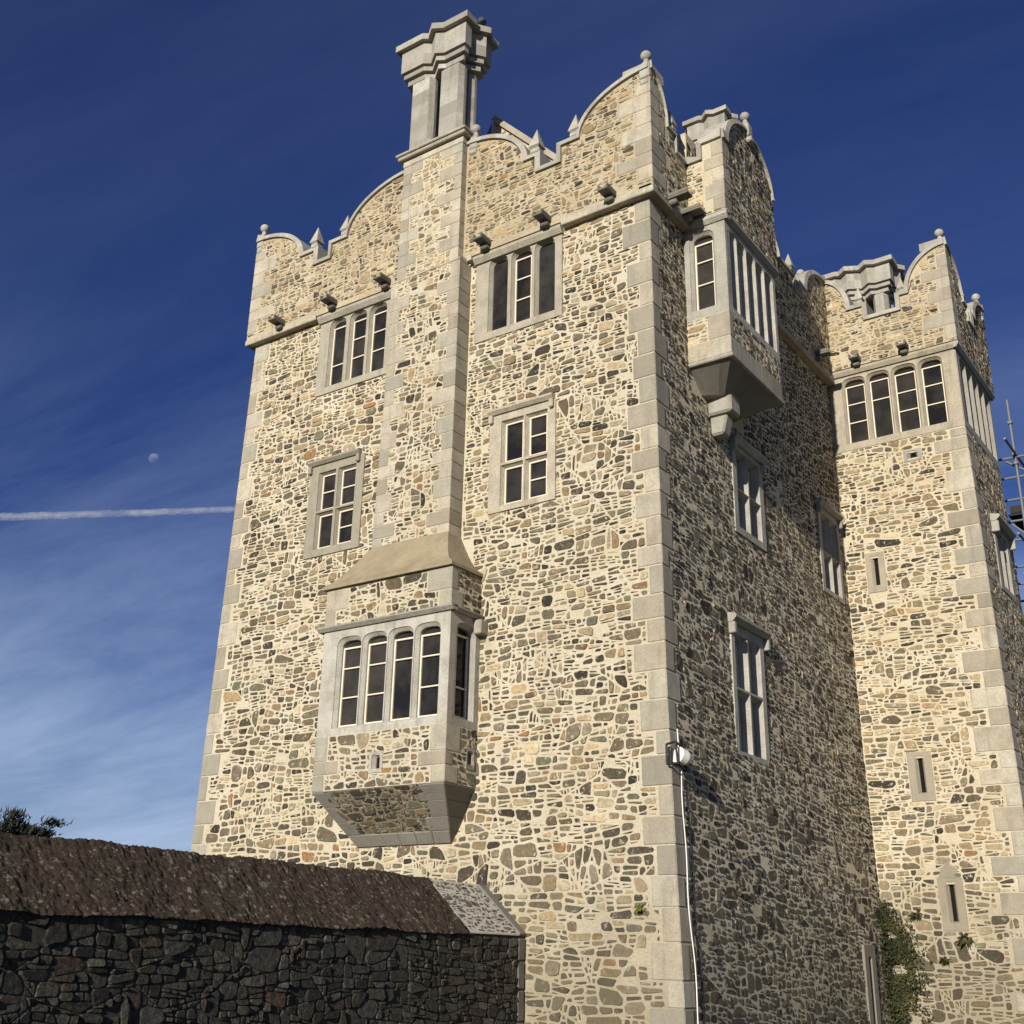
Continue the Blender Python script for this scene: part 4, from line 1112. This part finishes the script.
# coping: old mossy length as an uneven sheet, both slopes
mb = MB(); rr = random.Random(9)
from mathutils import noise as mnoise
NY, NXc = 1000, 64
Vs = []; Fs = []
for i in range(NY + 1):
    y = GY0 + (-1.14 - GY0) * i / NY
    for j in range(NXc + 1):
        t = j / NXc; tt = t * 2
        x = -1.955 - 1.35 * t; zz = 1.885 + .605 * (tt if tt < 1 else 2 - tt) + .03 * math.exp(-((tt - 1) / .12) ** 2)
        cl = mnoise.voronoi(Vector((x * 14, y * 12, 0)))[0]; nn = mnoise.fractal(Vector((x * 6, y * 6, 3.1)), 0.9, 2.0, 6) * .012 + mnoise.noise(Vector((x * 2, y * 1.3, 1))) * .025 + min(.3, cl[1] - cl[0]) * .022 + mnoise.fractal(Vector((x * 30, y * 30, 5)), 0.9, 2.0, 3) * .010
        rag = .0 if 0 < j < NXc else mnoise.noise(Vector((y * 6, 0, 0))) * .03
        Vs.append((x + nn * .5 + rag, y, zz + nn))
for i in range(NY):
    for j in range(NXc): Fs.append((i * (NXc + 1) + j, (i + 1) * (NXc + 1) + j, (i + 1) * (NXc + 1) + j + 1, i * (NXc + 1) + j + 1))
mb.faces(Vs, Fs, 0, smooth=True)
mb.build('coping', M['moss'], gw)["label"] = "brown mossy length of the coping"
mb = MB()
SLn = math.hypot(.65, .585)
def mp_cp(u, v, d): return (-1.98 - .65 * v / SLn + d * .66, u, 1.915 + .585 * v / SLn + d * .75)
sheet(mb, mp_cp, -1.14, -.16, 0.0, SLn)
mb.face([(-2.63, -1.14, 2.5), (-2.63, -.16, 2.5), (-3.28, -.16, 1.915), (-3.28, -1.14, 1.915)], 0); mb.face([(-1.98, -1.14, 1.9), (-1.98, -.16, 1.9), (-1.98, -.16, 1.915), (-1.98, -1.14, 1.915)], 0)
lay(mb, masonry(-1.13, -.17, 0.01, SLn - .02, [], 121, scale=.62, asp=1.3, gap=.0145, big=lambda v: .6, base=.2), mp_cp, [((.07, .066, .058), 3), ((.11, .10, .085), 3), ((.17, .15, .12), 1)], 122, hmax=.012)
mb.block(lambda a, b, c: mp_cp(a, c, b), -.155, -.005, -.06, .012, .0, SLn, 2, (.20, .19, .175), .01)
mb.build('coping', [M['patch_mortar'], M['stone'], M['ashlar']], gw)["label"] = "newly pointed pale end of the coping"

# ------------------------------------------------------------------ lamp and cable on the corner
lamp = empty('wall_lamp', (shR(3.9), .06, 3.9))
tag(lamp, "white floodlight in a black bracket on the shaded wall beside the corner stones", "lamp")
mb = MB()
def lm(a, b, c): return (a, b, c)
mb.ball((.13, .02, -.01), .095, 0, n=16)
mb.tube((.10, -.06, .01), (.13, .03, -.01), .10, .098, 14)
mb.build('housing', M['lampwhite'], lamp)
mb = MB()
for p, q in (((.0, -.15, -.10), (.0, -.15, .13)), ((.0, -.15, .13), (.12, -.15, .15)), ((.12, -.15, .15), (.12, .15, .08)), ((.12, .15, .08), (.0, .15, .04)), ((.12, -.15, .15), (.14, -.145, -.10)), ((.0, -.15, -.10), (.14, -.145, -.10)), ((.14, -.145, -.10), (.12, .05, -.15)), ((.02, .0, .0), (.12, .0, .0))):
    mb.tube(p, q, .014, n=6)
mb.block(XYZ, .005, .03, -.08, .08, -.08, .08, 0, ch=.01)
mb.build('bracket', M['black'], lamp)
mb = MB()
pts = [(.085, .20, 4.3), (.085, .12, 4.05), (.10, .14, 3.78)]
cpts = [(shR(z) + .035, .20 + .03 * math.sin(z * 1.7) - (z - 3.8) * .012 + .02 * math.sin(z * 5), z) for z in [3.78 - .15 * i for i in range(26)]]
cpts = [(shR(4.25) + .03, .16, 4.25), (shR(4.0) + .03, .17, 4.0)] + cpts
for p, q in zip(cpts, cpts[1:]): mb.tube(p, q, .0075, n=7)
cab = mb.build('cable', M['cable'], None)
tag(cab, "thin white cable running down the wall from the floodlight", "cable")

# ------------------------------------------------------------------ scaffolding behind the wing
sc = empty('scaffolding', (2.6, 11.0, 0))
tag(sc, "grey tube scaffolding with dark boards rising behind the wing", "scaffolding")
def sct(name, p, q, r=.028, m='steel'):
    mb = MB(); o = (2.6, 11.0, 0)
    mb.tube([p[i] - o[i] for i in range(3)], [q[i] - o[i] for i in range(3)], r, n=8)
    mb.build(name, M[m], sc)
for x, y, zt in ((2.30, 11.0, 12.6), (3.9, 11.0, 12.4), (2.60, 12.2, 12.3), (4.1, 12.2, 12.4), (2.02, 10.2, 11.4), (3.7, 10.1, 10.6)):
    sct('upright', (x, y, 0), (x, y, zt))
for z in (11.35, 10.92, 10.45, 10.0, 9.6, 9.05, 8.7, 8.35, 7.75, 7.1, 5.2):
    sct('ledger', (1.75, 11.05, z), (4.4, 11.05, z - .05), .025)
for z in (11.38, 9.4, 8.6, 7.4):
    sct('transom', (2.32, 10.1, z), (2.32, 12.4, z), .025)
sct('brace', (2.0, 11.1, 10.0), (4.2, 11.1, 7.6), .024); sct('brace', (2.1, 11.1, 11.3), (3.9, 11.1, 9.9), .024)
for z in (10.15, 7.6, 5.3):
    mb = MB()
    for k in range(4):
        mb.block(XYZ, 2.0 - 2.6, 4.5 - 2.6, .10 + k * .26, .33 + k * .26, z - .02, z + .02, 0, ch=.004)
    mb.block(XYZ, 2.05 - 2.6, 4.45 - 2.6, .06, .095, z + .021, z + .17, 0, ch=.004)
    mb.build('platform', M['board'], sc)
for x, y, zt in ((2.30, 11.0, 12.6), (2.60, 12.2, 12.3)):
    for k in (.55, 1.25, 1.45):
        mb = MB(); mb.block(XYZ, x - 2.6 - .05, x - 2.6 + .05, y - 11 - .05, y - 11 + .05, zt - k, zt - k + .07, 0, ch=.015)
        mb.build('coupler', M['steel'], sc)

# ------------------------------------------------------------------ plants
def leaves(mb, pts, size, rng, mi=0, flat=None):
    for p in pts:
        d = Vector((rng.gauss(0, 1), rng.gauss(0, 1), rng.gauss(0, 1))).normalized()
        if flat: d = (d + Vector(flat) * 1.2).normalized()
        a = d.orthogonal().normalized(); a.rotate(Matrix.Rotation(rng.uniform(0, 6.28), 3, d)); b = d.cross(a)
        s = size * rng.uniform(.6, 1.3); p = Vector(p)
        mb.face([p - a * s, p + b * s * .45, p + a * s, p - b * s * .45], mi)
# ivy and weeds at the foot of the inner corner
rng = random.Random(17)
mb = MB(); pts = []
def wall_pt(u, z): return (max(shR(z), 0) + .0 + max(0, u), 7.0 - .03 - abs(rng.gauss(0, .05)), z)
for _ in range(4200):
    z = rng.triangular(.4, 2.65, 1.9); w = .42 * clamp01((2.9 - z) / 1.0) + .04
    u = abs(rng.gauss(0, w * .5))
    if mnoise.noise(Vector((u * 5, z * 4, 0))) < -.28: continue
    pts.append(wall_pt(u, z))
for _ in range(1300):
    z = rng.triangular(.3, 2.6, 1.2); y = 7 - abs(rng.gauss(0, .16)); pts.append((shR(z) + .02 + abs(rng.gauss(0, .03)), y, z))
leaves(mb, pts, .028, rng, 0, (.2, -1, .2))
for k in range(7):
    x = rng.uniform(.03, .35); mb.tube((x + .12, 6.98, 0.0), (x * .6 + .1, 6.975, rng.uniform(1.2, 2.4)), .012, .004, 6, 1)
iv = mb.build('ivy', [M['ivy'], M['bark']]); tag(iv, "dark ivy and weeds climbing the inner corner between the wing and side wall", "ivy")
def tuft(name, c, n, spread, size, m, label, grp=None, out=(0, -1, 0)):
    mb = MB(); rng = random.Random(hash(label) % 1000 if False else len(label) * 13)
    for _ in range(n):
        d = Vector((rng.gauss(0, 1), rng.gauss(0, 1), rng.uniform(-.6, 1))) + Vector(out) * .8
        d.normalize(); tip = d * spread * rng.uniform(.5, 1.1); tip.z -= .25 * spread
        s = d.cross(Vector((0, 0, 1)));
        if s.length < .1: s = Vector((1, 0, 0))
        s = s.normalized() * size; md = d * spread * .5
        mb.face([(0, 0, 0), md + s, tip, md - s], 0)
    o = mb.build(name, m); o.location = c; tag(o, label, "plant", grp); return o
tuft('fern', (-.40, -.01, 2.20), 34, .13, .014, M['fern'], "small green fern growing from the sunlit wall beside the corner stones")
tuft('weed', (1.32, 6.99, 2.05), 60, .20, .02, M['ivy'], "bushy dark weed in the wing wall right below the lowest arrow slit", "weeds on the wing wall")
tuft('weed', (.62, 6.99, 2.42), 50, .15, .02, M['ivy'], "dark weed in the wing wall to the left of the lowest arrow slit", "weeds on the wing wall")
tuft('weed', (.98, 6.99, 1.75), 36, .12, .02, M['ivy'], "small low weed on the wing wall between ivy and wing corner", "weeds on the wing wall")

# wind-shaped cypress beyond the garden wall
tree = empty('cypress_tree', (-31.9, 11.0, 0))
tag(tree, "dark wind-swept cypress showing above the left end of the garden wall", "tree")
rng = random.Random(23)
mb = MB()
mb.tube((0, 0, 0), (.15, .1, 2.6), .28, .2, 10); mb.tube((.15, .1, 2.6), (.1, .2, 4.6), .2, .1, 8)
limbs = []
for k in range(16):
    a = rng.uniform(0, 6.28); z = rng.uniform(2.4, 4.6); L = rng.uniform(1.3, 2.3) * (1.15 - (z - 2.4) / 4)
    e = Vector((math.cos(a) * L, math.sin(a) * L, z + rng.uniform(.5, 1.2))); s = Vector((.13, .13, z))
    mb.tube(s, e, .06, .018, 6); limbs.append((s, e))
limbs.append((Vector((.1, .2, 4.4)), Vector((.75, 1.95, 5.75)))); limbs.append((Vector((.1, .2, 4.3)), Vector((.55, 1.6, 5.35))))
limbs.append((Vector((.1, .2, 4.4)), Vector((.2, .7, 6.15)))); limbs.append((Vector((.1, .2, 4.4)), Vector((-.2, -.2, 6.1))))
for s, e in limbs[-4:]: mb.tube(s, e, .05, .012, 6)
mb.build('trunk', M['bark'], tree)
mb = MB()
for s, e in limbs:
    for k in range(9):
        t = rng.uniform(.35, 1.05); c = s.lerp(e, t)
        dirn = (e - s).normalized()
        cl = c + Vector((rng.gauss(0, .22), rng.gauss(0, .22), rng.gauss(.05, .12)))
        for j in range(150):
            p = cl + Vector((rng.gauss(0, .20), rng.gauss(0, .20), rng.gauss(0, .075)))
            d = (dirn + Vector((rng.gauss(0, .5), rng.gauss(0, .5), rng.gauss(.35, .3)))).normalized()
            w = d.cross(Vector((rng.gauss(0, 1), rng.gauss(0, 1), rng.gauss(0, 1)))).normalized() * .03
            mb.face([p - w, p + d * .2 * rng.uniform(.6, 1.3), p + w], 0)
mb.build('crown', M['cypress'], tree)

# ------------------------------------------------------------------ bird on the chimney
bird = MB()
def lathe(mb, c, ax, prof, n=10, mi=0):
    ax = Vector(ax).normalized(); x = ax.orthogonal().normalized(); y = ax.cross(x); c = Vector(c); V = []
    for t, r in prof:
        for i in range(n):
            a = 2 * math.pi * i / n; V.append(c + ax * t + (x * math.cos(a) + y * math.sin(a)) * r)
    F = [(k * n + i, k * n + (i + 1) % n, (k + 1) * n + (i + 1) % n, (k + 1) * n + i) for k in range(len(prof) - 1) for i in range(n)]
    mb.faces(V, F, mi, smooth=True)
lathe(bird, (0, 0, .12), (.75, 0, .62), [(-.26, .003), (-.24, .03), (-.12, .035), (-.08, .05), (0, .085), (.07, .08), (.12, .055), (.15, .045), (.18, .048), (.22, .036), (.24, .015), (.29, .003)])
for s in (-.03, .03): bird.tube((.0, s, .07), (.01, s, 0), .009, .007, 6)
ob = bird.build('bird', M['crow']); ob.location = (-3.42, .30, 16.94)
ob.rotation_euler = (0, 0, 2.2); tag(ob, "small dark bird perched on top of the tallest chimney stack", "bird")

# ------------------------------------------------------------------ moon and vapour trail
def moon_mat():
    m = bpy.data.materials.new("moon_surface"); m.use_nodes = True
    n, l = m.node_tree.nodes, m.node_tree.links; n.clear()
    o = n.new("ShaderNodeOutputMaterial"); ad = n.new("ShaderNodeAddShader"); tr = n.new("ShaderNodeBsdfTransparent"); df = n.new("ShaderNodeBsdfDiffuse")
    c = mixrgb(n, l, mrange(n, l, noise(n, l, .09, 3, .5), .4, .6, 0, 1), (.045, .045, .05), (.085, .085, .09)); l.new(c, df.inputs[0])
    l.new(tr.outputs[0], ad.inputs[0]); l.new(df.outputs[0], ad.inputs[1])
    g = n.new("ShaderNodeNewGeometry"); mx = n.new("ShaderNodeMixShader"); l.new(g.outputs["Backfacing"], mx.inputs[0]); l.new(ad.outputs[0], mx.inputs[1])
    tr2 = n.new("ShaderNodeBsdfTransparent"); l.new(tr2.outputs[0], mx.inputs[2]); l.new(mx.outputs[0], o.inputs[0])
    return m
mb = MB(); mb.ball((0, 0, 0), 14.0, 0, n=32)
for i, f in enumerate(mb.f): mb.f[i] = f[::-1]
mo = mb.build('moon', moon_mat()); mo.location = (-2234.3, 1627.5, 1137.4)
tag(mo, "pale daytime gibbous moon in the blue sky left of the castle", "moon")
def trail_mat():
    m = bpy.data.materials.new("vapour"); m.use_nodes = True
    n, l = m.node_tree.nodes, m.node_tree.links; n.clear()
    o = n.new("ShaderNodeOutputMaterial"); mx = n.new("ShaderNodeMixShader"); tr = n.new("ShaderNodeBsdfTransparent"); df = n.new("ShaderNodeBsdfTranslucent"); d2 = n.new("ShaderNodeBsdfDiffuse")
    d2.inputs[0].default_value = (.9, .9, .92, 1); df.inputs[0].default_value = (.9, .9, .92, 1)
    ad = n.new("ShaderNodeMixShader"); l.new(d2.outputs[0], ad.inputs[1]); l.new(df.outputs[0], ad.inputs[2]); ad.inputs[0].default_value = .5
    lw = n.new("ShaderNodeLayerWeight"); lw.inputs[0].default_value = .5
    f = mrange(n, l, lw.outputs["Facing"], 0.1, .9, .34, 0)
    nn = mrange(n, l, noise(n, l, .03, 5, .65), .35, .65, .35, 1.0)
    mm = n.new("ShaderNodeMath"); mm.operation = 'MULTIPLY'; l.new(f, mm.inputs[0]); l.new(nn, mm.inputs[1])
    l.new(mm.outputs[0], mx.inputs[0]); l.new(tr.outputs[0], mx.inputs[1]); l.new(ad.outputs[0], mx.inputs[2]); l.new(mx.outputs[0], o.inputs[0])
    return m
mb = MB()
A, Bv = Vector((-1720.0, 780.0, 600.0)), Vector((-1290.0, 1340.0, 722.0))
d = (Bv - A).normalized(); x_ = d.orthogonal().normalized(); y_ = d.cross(x_)
N = 260; K = 14; V = []
for i in range(N + 1):
    p = A.lerp(Bv, i / N); t = i / N
    for j in range(K):
        a = 2 * math.pi * j / K
        r = (6.8 - 2.2 * t) * (1 + .25 * mnoise.noise(Vector((i * .22, math.cos(a) * .8, math.sin(a) * .8))) + .2 * mnoise.noise(Vector((i * .6, a, 3))))
        V.append(p + (x_ * math.cos(a) + y_ * math.sin(a)) * r)
mb.faces(V, [(i * K + j, i * K + (j + 1) % K, (i + 1) * K + (j + 1) % K, (i + 1) * K + j) for i in range(N) for j in range(K)], 0, smooth=True)
vt = mb.build('vapour_trail', trail_mat())
tag(vt, "thin white aircraft vapour trail crossing the sky below the moon", "vapour trail")

# ------------------------------------------------------------------ ground
mb = MB()
S = 6000
mb.face([(-S, -S, 0), (S, -S, 0), (S, S, 0), (-S, S, 0)], 0)
g = mb.build('ground', M['ground']); g["kind"] = "structure"; g["label"] = "grassy ground at the foot of the castle"
